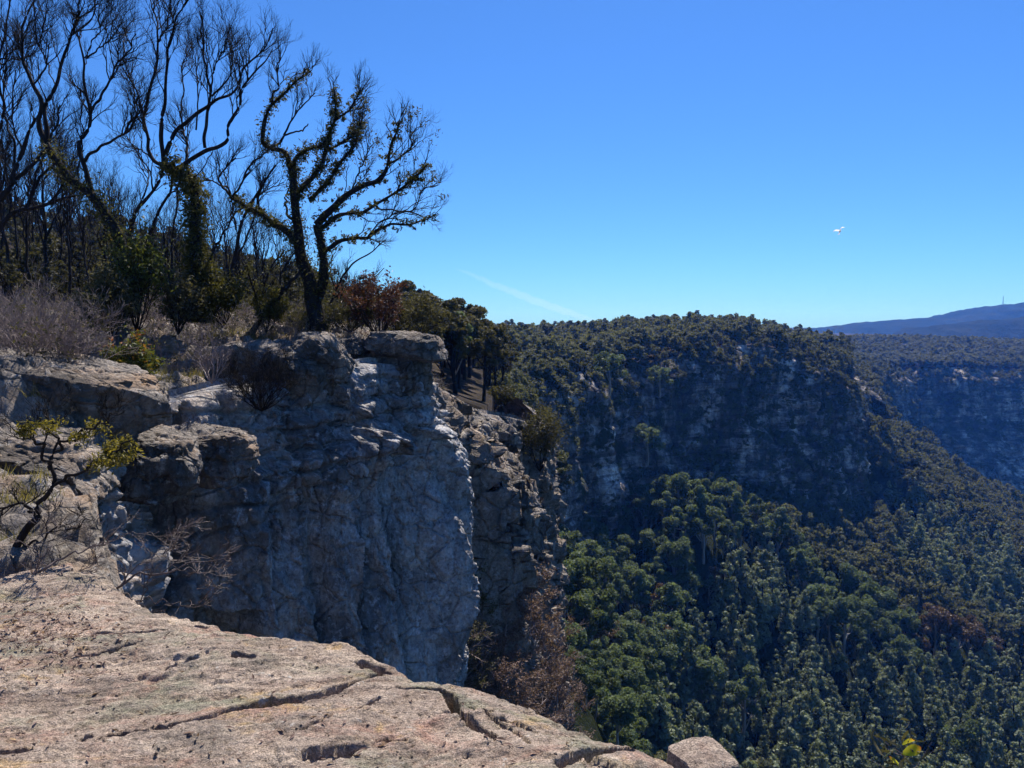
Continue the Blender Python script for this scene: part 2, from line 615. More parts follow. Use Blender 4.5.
# height of the valley
_val = [(*W(460, 765, 29.0),), (*W(500, 765, 32.0),), (*W(540, 775, 35.5),)]
for px, py, d in [(570, 790, 46), (600, 800, 70), (560, 665, 85), (640, 790, 110), (590, 640, 130), (560, 590, 165), (535, 570, 176),
                  (600, 592, 205), (640, 560, 212), (680, 515, 220), (740, 535, 230), (800, 556, 248), (850, 562, 270), (885, 535, 325), (870, 438, 345), (905, 472, 360), (960, 508, 380), (1024, 534, 405), (1150, 560, 440),
                  (640, 545, 240), (690, 505, 258), (760, 518, 270), (830, 530, 300),
                  (895, 540, 296), (950, 560, 305), (1024, 570, 330), (1024, 640, 260), (960, 640, 240), (900, 640, 235), (820, 605, 228), (760, 570, 218), (700, 585, 200), (660, 640, 178),
                  (720, 690, 178), (800, 700, 190), (900, 720, 195), (1024, 730, 205), (1024, 800, 175), (850, 800, 160), (700, 800, 145), (1300, 700, 260), (1300, 850, 180),
                  (900, 520, 640), (1024, 540, 640), (1200, 560, 640), (900, 470, 560), (1000, 520, 520), (890, 430, 440)]:
    p = W(px, py, d)
    _val.append((p[0], p[1], p[2]))
_val += [(60, 60, -110), (120, 60, -115), (250, 60, -125), (20, 20, -80), (8, 15, -50), (60, -60, -120), (400, -60, -140), (400, 300, -150), (700, 600, -190), (900, 200, -200), (20, 100, -68), (1200, -60, -220)]
val_z = rbf(_val)


# ------------------------------------------------------------------ the ground sheets
def heightfield(name, xs, ys, zf, mat, clip_rim=None, drop=30.0, rag=0.0):
    X, Y = np.meshgrid(xs, ys, indexing='ij')
    Z = zf(X, Y)
    if clip_rim is not None:
        ins = inside(X, Y, _poly)
        d, _ = seg_dist(X, Y, RIM)
        sd = np.where(ins, -d, d)
        lo, hi = clip_rim
        if rag:
            P = np.stack([X.ravel(), Y.ravel(), 0 * X.ravel()], 1)
            sd = sd + rag * (fbm(P * 0.8, 5, 0.6, 41) + 0.5 * facets(P * 1.1, 42, 1.0)).reshape(X.shape)
        Z = Z - drop * smooth(lo, hi, sd)
    V = np.stack([X.ravel(), Y.ravel(), Z.ravel()], 1)
    o = make_mesh(name, V, grid_faces(len(xs), len(ys)), mat)
    return tag(o, kind='structure')


def spaced(a, b, n, power=1.0):
    return a + (b - a) * np.linspace(0, 1, n) ** power


# base ground out to the horizon
_gx = np.concatenate([-spaced(0, 7000, 30, 2)[::-1][:-1], spaced(0, 7000, 30, 2)])
heightfield('ground', _gx, spaced(-150, 7400, 60, 1.5), lambda X, Y: -230 + 0 * X, M['forest_floor'])


def valley_fn(X, Y):
    P = np.stack([X.ravel() / 22, Y.ravel() / 22, 0 * X.ravel()], 1)
    return val_z(X, Y) + 2.2 * fbm(P, 4, 0.5, 3).reshape(X.shape)


heightfield('valley_floor', np.arange(-6, 560, 3.0), np.arange(12, 700, 3.0), valley_fn, M['forest_floor'])


def plateau_fn(X, Y):
    P = np.stack([X.ravel() / 14, Y.ravel() / 14, 0 * X.ravel()], 1)
    n = fbm(P, 5, 0.5, 5).reshape(X.shape)
    return top_z(X, Y) + n * np.clip((Y - 30) / 60, 0, 1) * 1.4 - 0.25


_px = np.concatenate([-spaced(40, 5800, 60, 2)[::-1], np.arange(-38, 180, 2.0), spaced(182, 5800, 80, 2)])
_py = np.concatenate([np.arange(26, 420, 2.0), spaced(424, 7000, 90, 2.2)])
heightfield('plateau_ground', _px, _py, plateau_fn, M['soil'], (-3.0, -0.6), 420.0)


# near bank: bare broken rock between the ledge and the trees
def bank_fn(X, Y):
    sh = X.shape
    x, y = X.ravel(), Y.ravel()
    P = np.stack([x, y, 0 * x], 1)
    z = top_z(X, Y).ravel()
    wq = fbm(P * 0.5, 3)[:, None]
    z = z + 0.30 * facets(P * np.array([0.45, 0.6, 1]) + wq * 0.6, 21, 1.1) + 0.12 * facets(P * np.array([1.2, 1.5, 1]) + wq * 0.6, 22, 1.1) + 0.05 * facets(P * 3.3, 23, 1.1) + 0.10 * fbm(P * 0.9, 7, 0.6, 4) + 0.05 * ridged(P * 3.1, 4, 0.6, 9)
    lay = fbm(P * np.array([0.35, 0.8, 1]), 5, 0.55, 12) * 6
    z = z + 0.10 * (np.floor(lay) + smooth(0.75, 1.0, lay - np.floor(lay)))
    z = z - 0.5 * smooth(7.2, 6.2, y) * smooth(-7.5, -5.5, x)      # runs under the ledge
    return z.reshape(sh)


heightfield('rock_bank', np.arange(-26, -1.5, 0.07), np.arange(4.5, 33, 0.07), bank_fn, M['bank'], (-0.1, 0.75), 16.0, 0.22)


# ------------------------------------------------------------------ cliffs
def resample(pts, n):
    pts = np.asarray(pts, float)
    d = np.concatenate([[0], np.cumsum(np.linalg.norm(np.diff(pts[:, :2], axis=0), axis=1))])
    s = np.linspace(0, d[-1], n)
    out = np.stack([np.interp(s, d, pts[:, k]) for k in range(pts.shape[1])], 1)
    return out, s


def box_smooth(a, w):
    if w < 2:
        return a
    k = np.hanning(w + 2)[1:-1]
    k /= k.sum()
    p = np.concatenate([2 * a[0] - a[1:w + 1][::-1], a, 2 * a[-1] - a[-w - 1:-1][::-1]])
    return np.stack([np.convolve(p[:, j], k, 'same')[w:-w] for j in range(a.shape[1])], 1)


def cliff_sheet(name, pts, hs_, off, disp, mat, nu, sm=9, attr=None, inset=0.5):
    """pts: rows x, y, z of the rim; hs_: drops below the rim; off(s, h, frac): how far the face stands out"""
    R, s = resample(pts, nu)
    R = box_smooth(R, sm)
    t = np.gradient(R[:, :2], axis=0)
    t = box_smooth(t, max(sm, 5) * 2)
    t /= np.linalg.norm(t, axis=1)[:, None] + 1e-9
    N = np.stack([t[:, 1], -t[:, 0]], 1)
    nv = len(hs_)
    Sg = np.repeat(s[:, None], nv, 1)
    Hg = np.repeat(hs_[None, :], nu, 0)
    O = off(Sg, Hg, Sg / s[-1]) - inset * (Hg <= 0)
    B = np.zeros((nu, nv, 3))
    B[..., 0] = R[:, None, 0] + N[:, None, 0] * O
    B[..., 1] = R[:, None, 1] + N[:, None, 1] * O
    B[..., 2] = R[:, None, 2] - Hg
    Bf = B.reshape(-1, 3)
    dd, dz = disp(Bf, Sg.ravel(), Hg.ravel())
    Nf = np.repeat(N, nv, 0)
    Bf = Bf.copy()
    Bf[:, 0] += Nf[:, 0] * dd
    Bf[:, 1] += Nf[:, 1] * dd
    Bf[:, 2] += dz
    o = make_mesh(name, Bf, grid_faces(nu, nv), mat)
    tag(o, kind='structure')
    return o, Bf, Nf


def rim_rows(i0, i1):
    return np.array([[RIM[i][0], RIM[i][1], RIMZ[i]] for i in range(i0, i1)])


# near cliff: stepped ledges at the top, then a sheer shaded wall with vertical ribs
def off_near(s, h, f):
    P = np.stack([s.ravel() * 0.35, 0 * s.ravel(), 0 * s.ravel()], 1)
    w = 1.0 + 0.7 * fbm(P, 3, 0.5, 61).reshape(s.shape)
    w = w * smooth(0.38, 0.46, f) * smooth(0.78, 0.62, f) + 0.10
    st = smooth(-0.1, 0.3, h) * 0.25 + smooth(0.9, 1.25, h) * 0.5 + smooth(1.7, 2.3, h) * 0.9
    far = smooth(0.28, 0.42, f) * smooth(1.0, 0.92, f)
    nose = smooth(0.70, 0.84, f) * (1.5 * smooth(0.5, 6.0, h) - 0.5 * smooth(7.0, 13.0, h))
    return nose + w * st + far * (0.045 * np.maximum(h - 2.5, 0) + 0.10 * np.maximum(h - 12, 0)) - 0.12 * smooth(2.4, 4, h)


def disp_near(P, s, h):
    warp = fbm(P * 0.35, 4, 0.5, 70)
    ribs = ridged(np.stack([P[:, 0] * 0.30 + warp * 0.5, P[:, 1] * 0.30, P[:, 2] * 0.06], 1), 4, 0.55, 71)
    lower = smooth(1.5, 4.0, h)
    W3 = P + 0.35 * np.stack([warp, fbm(P * 0.6, 3, 0.5, 171), fbm(P * 0.6, 3, 0.5, 172)], 1)
    up_ = 1 - 0.62 * lower
    big = facets(W3 * np.array([0.26, 0.26, 0.075]) + 0.2 * warp[:, None], 70, 1.7)
    d = 1.15 * big * lower
    d += 0.40 * up_ * facets(W3 * np.array([0.6, 0.6, 0.22]), 72, 1.2) + 0.22 * up_ * facets(W3 * np.array([1.5, 1.5, 0.4]), 73, 1.2)
    d += 0.10 * up_ * facets(W3 * np.array([3.3, 3.3, 1.0]), 74, 1.2) + 0.045 * facets(P * np.array([8, 8, 5]), 76, 1.2)
    d += 0.05 * fbm(P * 0.9, 6, 0.62, 77) + 0.03 * ridged(P * 2.8, 5, 0.65, 78)
    # a few deep vertical fissures
    for sx, wd, dp in ((10.9, 0.18, 0.7), (12.9, 0.22, 1.0), (15.9, 0.2, 0.8), (18.9, 0.25, 1.0), (20.7, 0.16, 0.7)):
        q = s - sx - 0.7 * warp - 0.05 * h
        d -= dp * np.exp(-np.abs(q / wd) ** 1.2) * smooth(2, 5, h)
    # thin bedding steps near the top
    bed = np.abs(((P[:, 2] + 0.35 * warp) / 0.55) % 1.0 - 0.5)
    d += 0.22 * smooth(0.5, 0.28, bed) * (1 - smooth(2.0, 4.5, h))
    k = smooth(-0.1, 0.6, h)
    return d * k, 0.12 * fbm(P * 1.7, 4, 0.5, 79) * k


_h = np.concatenate([[-0.15], np.linspace(0.0, 15.0, 330), np.linspace(15.3, 55, 60)])
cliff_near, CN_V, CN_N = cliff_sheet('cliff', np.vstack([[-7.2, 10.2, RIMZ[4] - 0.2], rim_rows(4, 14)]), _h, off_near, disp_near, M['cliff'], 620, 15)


# buttress behind: sunlit rubble slope on top, dark wall below
def off_butt(s, h, f):
    w = smooth(0.02, 0.05, f) * smooth(0.21, 0.165, f)
    return (0.2 + w * 3.2) * smooth(-0.5, 5.5, h) + 0.03 * np.maximum(h - 5, 0) + 0.12 * np.maximum(h - 18, 0)


def disp_butt(P, s, h):
    warp = fbm(P * 0.25, 4, 0.5, 80)
    r2, g1, g2 = cells(P * 1.6 + warp[:, None], 82)
    d = 0.75 * facets(np.stack([P[:, 0] * 0.45 + warp, P[:, 1] * 0.45, P[:, 2] * 0.5], 1), 81, 1.0) + 0.32 * facets(P * 1.2 + warp[:, None], 86, 1.0) + 0.12 * facets(P * 3.1, 87, 1.0) + 0.5 * ridged(P * np.array([0.3, 0.3, 0.08]), 4, 0.55, 83) * smooth(4, 8, h)
    d += 0.25 * fbm(P * 0.8, 5, 0.6, 84)
    k = smooth(-0.1, 1.0, h)
    return d * k, 0.35 * r2 * k + 0.2 * fbm(P * 1.1, 4, 0.6, 85) * k


_h = np.concatenate([[-0.2], np.linspace(0.0, 22.0, 260), np.linspace(22.5, 60, 40)])
cliff_butt, CB_V, CB_N = cliff_sheet('cliff', rim_rows(13, 21), _h, off_butt, disp_butt, M['buttress'], 520, 11)


# the far amphitheatre: two bands of cliff with a bushy ledge between
def off_far(s, h, f):
    P = np.stack([s.ravel() / 40, 0 * s.ravel(), 0 * s.ravel()], 1)
    n = fbm(P, 4, 0.5, 90).reshape(s.shape)
    P2 = np.stack([s.ravel() / 30, h.ravel() / 30, 0 * s.ravel()], 1)
    m = fbm(P2, 4, 0.5, 91).reshape(s.shape)
    o = 9 * smooth(-2, 14, h + 6 * m) * (0.6 + 0.6 * n)
    o += (7 + 6 * n) * smooth(26 + 8 * n, 36 + 8 * n, h) + 10 * smooth(52, 62, h + 5 * m) + 0.09 * h
    return (o + 0.6 * np.maximum(h - 62, 0)) * (0.04 + 0.42 * smooth(0.08, 0.36, f))


def disp_far(P, s, h):
    warp = fbm(P / 30, 4, 0.5, 92)
    ribs = ridged(np.stack([P[:, 0] / 26 + warp * 0.4, P[:, 1] / 26, P[:, 2] / 140], 1), 5, 0.55, 93)
    bed = np.abs(((P[:, 2] + 3 * warp) / 5.5) % 1.0 - 0.5)
    d = 6.0 * ribs + 2.2 * facets(np.stack([P[:, 0] / 10 + warp, P[:, 1] / 10, P[:, 2] / 16], 1), 97, 1.0) + 1.0 * smooth(0.5, 0.3, bed) + 1.4 * fbm(P / 6, 5, 0.55, 95)
    return d * smooth(0, 6, h), 0.8 * fbm(P / 7, 4, 0.5, 96) * smooth(0, 6, h)


_h = np.concatenate([[-0.5], np.linspace(0.0, 90.0, 190)])
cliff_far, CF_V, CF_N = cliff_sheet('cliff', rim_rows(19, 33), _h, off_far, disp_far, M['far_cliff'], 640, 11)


def off_far2(s, h, f):
    return 10 * smooth(0, 12, h) + 0.12 * h + 0.9 * np.maximum(h - 48, 0)


_h = np.concatenate([[-0.5], np.linspace(0.0, 130.0, 150)])
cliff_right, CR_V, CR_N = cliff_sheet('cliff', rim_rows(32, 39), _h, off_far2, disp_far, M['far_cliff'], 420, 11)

# ------------------------------------------------------------------ the sandstone ledge underfoot
EDGE_PX = [(60, 575), (100, 583), (119, 593), (127, 598), (137, 607), (168, 619), (201, 623), (204, 632), (223, 633), (242, 641), (281, 649), (340, 652), (363, 663), (390, 675),
           (410, 683), (447, 680), (475, 686), (512, 703), (557, 722), (594, 734), (635, 741), (672, 750), (690, 775), (710, 830)]


def slab_base(X, Y):
    return -1.98 - 0.035 * (Y - 4.5) - 0.16 * smooth(-2.6, -5.5, X)


def ray_slab(px, py):
    d = 5.0
    for _ in range(30):
        p = W(px, py, d)
        zt = slab_base(p[0], p[1])
        d = d * zt / p[2]
    return W(px, py, d)


EDGE = np.array([ray_slab(*p) for p in EDGE_PX])
_slab_poly = np.vstack([[-9.0, 8.0], [-4.6, 7.6], EDGE[:, :2], [EDGE[-1][0] + 0.1, -0.5], [-9.0, -0.5]])


def px_line(L):
    return [ray_slab(*p) for p in L]


CRACKS = [  # (points in the photograph, width m, depth m)
    ([(-20, 752), (30, 744), (62, 739), (76, 736), (100, 731), (130, 731), (165, 728), (200, 723), (225, 714), (258, 708), (300, 701), (340, 691), (372, 680), (377, 677)], 0.030, 0.14),
    ([(76, 738), (84, 729)], 0.04, 0.10),
    ([(400, 692), (420, 690), (446, 694), (452, 702), (456, 712), (468, 722), (480, 732), (491, 745)], 0.022, 0.12),
    ([(446, 716), (490, 716)], 0.012, 0.05),
    ([(560, 768), (580, 758), (598, 750), (628, 741)], 0.025, 0.08),
    ([(100, 634), (122, 633), (135, 632), (160, 628), (180, 625), (203, 624)], 0.03, 0.10),
    ([(170, 668), (194, 665)], 0.02, 0.05),
    ([(236, 662), (252, 664)], 0.02, 0.05), ([(360, 662), (376, 668), (386, 672)], 0.03, 0.1),
    ([(40, 662), (70, 657), (110, 652), (140, 645)], 0.015, 0.04),
    ([(500, 722), (540, 735), (585, 742)], 0.010, 0.04),
    ([(470, 705), (500, 728), (530, 748)], 0.010, 0.03), ([(300, 735), (330, 722), (380, 706)], 0.012, 0.03),
]
HOLLOWS = [(322, 752, 0.30, 0.13, 0.055), (388, 740, 0.16, 0.05, 0.05), (455, 755, 0.12, 0.05, 0.03), (120, 664, 0.5, 0.15, 0.02), (250, 690, 0.5, 0.12, 0.015), (600, 762, 0.12, 0.06, 0.03)]


def build_slab():
    xs = np.arange(-8.5, 1.75, 0.010)
    ys = np.arange(1.9, 7.4, 0.010)
    X, Y = np.meshgrid(xs, ys, indexing='ij')
    x, y = X.ravel(), Y.ravel()
    Z = slab_base(x, y)
    P = np.stack([x, y, 0 * x], 1)
    # grain of the stone runs across the view, rising slightly to the right
    a = math.radians(14)
    gx, gy = x * math.cos(a) + y * math.sin(a), -x * math.sin(a) + y * math.cos(a)
    G = np.stack([gx * 0.9, gy * 1.9, 0 * x], 1)
    warp = fbm(P * 0.8, 4, 0.5, 101)
    lay = fbm(G * 0.75, 6, 0.58, 102) * 2.2 + 0.5 * warp
    q = lay * 4.0
    fl = np.floor(q)
    step = fl + smooth(0.88, 1.0, q - fl)
    Z += 0.013 * step + 0.03 * warp + 0.009 * fbm(G * 5, 5, 0.65, 103) + 0.007 * ridged(P * 14, 4, 0.65, 104) + 0.010 * facets(P * np.array([3, 5, 1]), 112, 1.0) + 0.003 * facets(P * 13, 113, 1.0)
    r, f1, f2 = cells(G * 3.5 + warp[:, None], 105)
    Z += 0.006 * r * smooth(0, 0.2, f2 - f1)
    jit = 0.03 * fbm(P * 3, 4, 0.6, 106)
    jit2 = 0.02 * fbm(P * 9, 3, 0.6, 107)
    for L, w, dep in CRACKS:
        pts = px_line(L)
        d, par = seg_dist(x + jit + jit2, y + jit2 - jit, pts)
        wv = 1.35 * w * (0.65 + 0.7 * np.clip(fbm(P * 2.2, 3, 0.5, 108) + 0.5, 0, 1.3))
        Z -= 2.2 * dep * np.exp(-(d / (0.85 * wv)) ** 6)
        near = np.exp(-(d / 0.25) ** 2)
        Z += 0.02 * near * np.sign(fbm(P * 0.4, 2, 0.5, 109))
    hf = fbm(G * np.array([3.2, 4.2, 1]) + 7.7, 5, 0.6, 110)
    for px, py, wx, wy, dep in HOLLOWS:
        c = ray_slab(px, py)
        e = np.exp(-((x + jit * 2 - c[0]) / wx) ** 2 - ((y + jit2 * 2 - c[1]) / wy) ** 2)
        Z -= dep * smooth(0.0, 0.10, hf - 0.55 + 0.75 * e) * smooth(0.05, 0.3, e)
    ins = inside(X, Y, _slab_poly).ravel()
    d, _ = seg_dist(x, y, np.vstack([[-4.6, 7.6, 0], EDGE]))
    sd = np.where(ins, -d, d) - 0.10 * smooth(0.72, 0.45, x) + 0.05 * fbm(P * 2.5, 4, 0.6, 111) * 0.6
    Z -= 0.05 * smooth(-0.4, 0.05, sd) ** 2 + 2.6 * smooth(-0.01, 0.42, sd) + 1.2 * np.clip(sd - 0.42, 0, 3)
    Z -= 0.9 * smooth(6.3, 7.4, y) * smooth(-4.0, -4.8, x)
    V = np.stack([x, y, Z], 1)
    o = make_mesh('rock_ledge', V, grid_faces(len(xs), len(ys)), M['slab'])
    return tag(o, kind='structure')


build_slab()


# ------------------------------------------------------------------ boulders
def cube_sphere(n):
    u = np.linspace(-1, 1, n)
    A, B = np.meshgrid(u, u, indexing='ij')
    one = np.ones_like(A)
    faces_v = [np.stack(v, -1).reshape(-1, 3) for v in ((A, B, one), (B, A, -one), (one, A, B), (-one, B, A), (B, one, A), (A, -one, B))]
    V = np.concatenate(faces_v)
    g = grid_faces(n, n)
    Fc = np.concatenate([g + k * n * n for k in range(6)])
    key = np.round(V * 1e5).astype(np.int64)
    _, first, inv = np.unique(key, axis=0, return_index=True, return_inverse=True)
    inv = inv.ravel()
    return V[first], inv[Fc]


CS_V, CS_F = cube_sphere(90)


def boulder(name, c, size, mat, label, cat, seed, power=3.0, rz=0.0, tilt=(0, 0), rough=1.0, bed=0.0, group=None, cuts=16):
    V = CS_V.copy()
    n = (np.abs(V) ** power).sum(1) ** (1 / power)
    V = V / n[:, None]
    size = np.asarray(size, float)
    P = V * size
    m = size.min()
    gq = np.random.default_rng(seed)
    for q in range(int(cuts)):
        nn = unit(gq.normal(size=3) * np.array([1, 1, 0.8]))
        lim = (P @ nn).max() * gq.uniform(0.66, 0.92)
        P = P - np.maximum(0, P @ nn - lim)[:, None] * nn * 0.93
    w = fbm(P / m * 0.7 + seed, 4, 0.5, seed)
    d = 0.16 * w + 0.10 * facets(P / m * 1.6 + w[:, None] * 0.3, seed + 1, 1.0) + 0.05 * facets(P / m * 4, seed + 2, 1.0) + 0.05 * ridged(P / m * 3, 5, 0.65, seed + 4)
    if bed:
        zz = (P[:, 2] / m + 0.25 * w) / bed
        d += 0.10 * smooth(0.5, 0.25, np.abs(zz % 1 - 0.5))
    dirn = P / (np.linalg.norm(P, axis=1)[:, None] + 1e-9)
    P = P + dirn * (d * rough * m)[:, None]
    cx, sx, cy, sy = math.cos(tilt[0]), math.sin(tilt[0]), math.cos(tilt[1]), math.sin(tilt[1])
    Rx = np.array([[1, 0, 0], [0, cx, -sx], [0, sx, cx]])
    Ry = np.array([[cy, 0, sy], [0, 1, 0], [-sy, 0, cy]])
    P = P @ (Ry @ Rx).T
    o = make_mesh(name, P, CS_F, mat)
    o.location = [float(v) for v in c]
    o.rotation_euler = (0, 0, rz)
    return tag(o, label, cat, group)


def bld(px, py, d, *a, **k):
    return boulder('boulder', W(px, py, d), *a, **k)


bld(45, 402, 13.2, (2.1, 1.6, 0.75), M['bank'], 'low sunlit tan boulder below the dry bush at the left edge', 'boulder', 211, 2.6, 0.2, (0.1, 0.14))
bld(268, 385, 22.4, (2.15, 1.7, 1.25), M['boulder'], 'big dark domed boulder under the dead grey bush on the cliff top', 'boulder', 223, 2.3, 0.1, (0.1, 0.05), 0.7)
bld(320, 366, 22.9, (0.85, 1.5, 0.95), M['boulder'], 'steep grey slab of rock at the right shoulder of the domed boulder', 'boulder', 227, 2.6, -0.3, (0.0, 0.45))
bld(404, 347, 26.6, (1.6, 1.8, 0.48), M['boulder'], 'flat cap rock jutting out over the cliff beside the small rusty tree', 'boulder', 231, 3.0, 0.2, (0.0, 0.05), 0.9, 0.8)
bld(397, 374, 26.9, (1.45, 1.8, 0.80), M['boulder'], 'thick block under the jutting cap rock', 'boulder', 237, 3.5, 0.1, (0.05, -0.12), 0.9, 0.7)
bld(352, 347, 26.6, (0.9, 1.2, 0.30), M['boulder'], 'low flat rock in front of the leafy black trunked gum', 'boulder', 239, 3.0, 0.3, (0, 0), 0.9, 0.8)
bld(20, 470, 11.5, (1.3, 1.2, 0.55), M['bank'], 'dark layered rock behind the leaning shrub', 'boulder', 241, 3.2, 0.1, (0.0, 0.05), 1.0, 0.7)
bld(150, 462, 14.5, (1.1, 1.3, 0.55), M['bank'], 'orange streaked rock right of the yellow tipped leaning shrub', 'boulder', 243, 2.8, 0.5, (0.1, 0.2), 1.0, 0.7)
bld(200, 452, 17.6, (1.2, 1.2, 0.6), M['boulder'], 'pale edged rock at the lip of the shaded cliff wall', 'boulder', 247, 3.0, 0.2, (0.1, 0.15), 1.0, 0.6)
bld(702, 768, 3.42, (0.128, 0.13, 0.085), M['slab'], 'small loose block of stone at the right tip of the ledge', 'stone', 251, 7.0, 0.35, (0.06, 0.10), 0.28, 0, None, 5)


# ------------------------------------------------------------------ plants: tubes, twigs, leaves
def tubes(P, R, sides):
    """P (m,k,3), R (m,k): m tubes of k points -> verts, quad faces"""
    m, k, _ = P.shape
    T = unit(np.gradient(P, axis=1))
    ref = np.where(np.abs(T[..., 2:3]) > 0.9, np.array([1.0, 0, 0]), np.array([0, 0, 1.0]))
    U = unit(np.cross(T, ref))
    Vv = np.cross(T, U)
    a = np.arange(sides) * 2 * math.pi / sides
    ring = P[:, :, None, :] + R[:, :, None, None] * (np.cos(a)[None, None, :, None] * U[:, :, None, :] + np.sin(a)[None, None, :, None] * Vv[:, :, None, :])
    Vt = ring.reshape(-1, 3)
    i = np.arange(m)[:, None, None]
    j = np.arange(k - 1)[None, :, None]
    s = np.arange(sides)[None, None, :]
    b = (i * k + j) * sides
    F = np.stack([b + s, b + (s + 1) % sides, b + sides + (s + 1) % sides, b + sides + s], -1).reshape(-1, 4)
    return Vt, F


class Builder:
    def __init__(self):
        self.V, self.F, self.A, self.n = [], {}, [], 0

    def add(self, V, F, tint=None):
        self.V.append(V)
        F = np.asarray(F)
        self.F.setdefault(F.shape[1], []).append(F + self.n)
        self.A.append(np.full(len(V), 0.5) if tint is None else tint)
        self.n += len(V)

    def build(self, name, mat, parent=None, shade=True):
        return make_mesh(name, np.concatenate(self.V), [np.concatenate(f) for f in self.F.values()], mat, parent, {'tint': np.concatenate(self.A)}, shade)

    def arrays(self):
        return np.concatenate(self.V), {k: np.concatenate(f) for k, f in self.F.items()}, np.concatenate(self.A)


def spline(pts, k):
    """smooth a traced polyline to k points (Catmull-Rom)"""
    pts = np.asarray(pts, float)
    if len(pts) == 2:
        return pts[0] + (pts[1] - pts[0]) * np.linspace(0, 1, k)[:, None]
    q = np.vstack([2 * pts[0] - pts[1], pts, 2 * pts[-1] - pts[-2]])
    d = np.concatenate([[0], np.cumsum(np.linalg.norm(np.diff(pts, axis=0), axis=1))])
    s = np.linspace(0, d[-1], k)
    i = np.clip(np.searchsorted(d, s, 'right') - 1, 0, len(pts) - 2)
    t = ((s - d[i]) / (d[i + 1] - d[i] + 1e-9))[:, None]
    p0, p1, p2, p3 = q[i], q[i + 1], q[i + 2], q[i + 3]
    return 0.5 * (2 * p1 + (p2 - p0) * t + (2 * p0 - 5 * p1 + 4 * p2 - p3) * t ** 2 + (3 * p1 - p0 - 3 * p2 + p3) * t ** 3)


def spawn(P, R, n, L, r, g, t0=0.3, ang=(0.4, 0.9), up=0.25, k=5, wob=0.06, curl=0.14):
    """n side shoots on every path of P (m,k0,3) -> (m*n, k, 3) and radii; g = rng"""
    m, k0, _ = P.shape
    idx = np.repeat(np.arange(m), n)
    t = t0 + (1 - t0) * g.random(m * n) ** 0.8
    f = t * (k0 - 1)
    i = np.minimum(f.astype(int), k0 - 2)
    u = (f - i)[:, None]
    st = P[idx, i] * (1 - u) + P[idx, i + 1] * u
    rl = R[idx, i] * (1 - u[:, 0]) + R[idx, i + 1] * u[:, 0]
    T = unit(P[idx, i + 1] - P[idx, i])
    rnd = g.normal(size=(m * n, 3))
    perp = unit(rnd - (rnd * T).sum(1, keepdims=True) * T)
    a = (ang[0] + (ang[1] - ang[0]) * g.random(m * n))[:, None]
    D = unit(T * np.cos(a) + perp * np.sin(a) + np.array([0, 0, up]))
    ln = (L * (0.55 + 0.75 * g.random(m * n)) * (1.15 - 0.5 * t))[:, None, None]
    s = np.linspace(0, 1, k)[None, :, None]
    bend = unit(g.normal(size=(m * n, 3)) * 0.6 + np.array([0, 0, 1.0]))
    Q = st[:, None, :] + ln * (D[:, None, :] * s + bend[:, None, :] * curl * s ** 2)
    w = g.normal(size=(m * n, k, 3)) * wob * ln * s
    Q = Q + w
    r0 = np.minimum(rl * 0.75, r)
    RR = r0[:, None] * (1 - 0.7 * s[:, :, 0])
    return Q, np.maximum(RR, 0.0022)


def leaf_cards(C, size, g, normal=None, spread=0.9, tint=None, quad=True, aspect=0.5):
    n = len(C)
    if normal is None:
        N = unit(g.normal(size=(n, 3)))
    else:
        N = unit(normal + spread * g.normal(size=(n, 3)))
    rnd = g.normal(size=(n, 3))
    U = unit(rnd - (rnd * N).sum(1, keepdims=True) * N)
    B = np.cross(N, U)
    sz = (np.asarray(size) * (0.6 + 0.8 * g.random(n)))[:, None]
    if tint is None:
        tint = g.random(n)
    if quad:
        V = np.stack([C - U * sz, C + B * sz * aspect + N * sz * 0.15, C + U * sz, C - B * sz * aspect + N * sz * 0.15], 1).reshape(-1, 3)
        return V, np.arange(n * 4).reshape(n, 4), np.repeat(tint, 4)
    V = np.stack([C - U * sz, C + U * sz * 0.7 + B * sz * aspect * 1.5, C + U * sz * 0.5 - B * sz * aspect * 1.5], 1).reshape(-1, 3)
    return V, np.arange(n * 3).reshape(n, 3), np.repeat(tint, 3)


def along(P, g, n, rad, t0=0.0, t1=1.0):
    """n random points hugging the paths P (m,k,3)"""
    m, k, _ = P.shape
    L = np.linalg.norm(np.diff(P, axis=1), axis=2).sum(1)
    i = g.choice(m, n, p=L / L.sum())
    f = (t0 + (t1 - t0) * g.random(n)) * (k - 1)
    j = np.minimum(f.astype(int), k - 2)
    u = (f - j)[:, None]
    return P[i, j] * (1 - u) + P[i, j + 1] * u + g.normal(size=(n, 3)) * rad


def hugging(P, R, g, n, rad):
    """n points just outside the bark of the limbs P (m,k,3) with radii R"""
    m, k, _ = P.shape
    L = np.linalg.norm(np.diff(P, axis=1), axis=2).sum(1)
    i = g.choice(m, n, p=L / L.sum())
    f = g.random(n) * (k - 1)
    j = np.minimum(f.astype(int), k - 2)
    u = (f - j)[:, None]
    C = P[i, j] * (1 - u) + P[i, j + 1] * u
    T = unit(P[i, j + 1] - P[i, j])
    q = g.normal(size=(n, 3))
    q = unit(q - (q * T).sum(1, keepdims=True) * T)
    return C + q * (R[i, j] * 0.9 + np.abs(g.normal(size=n)) * rad)[:, None]


# ------------------------------------------------------------------ traced burnt gums on the cliff top
TREE_N = 0


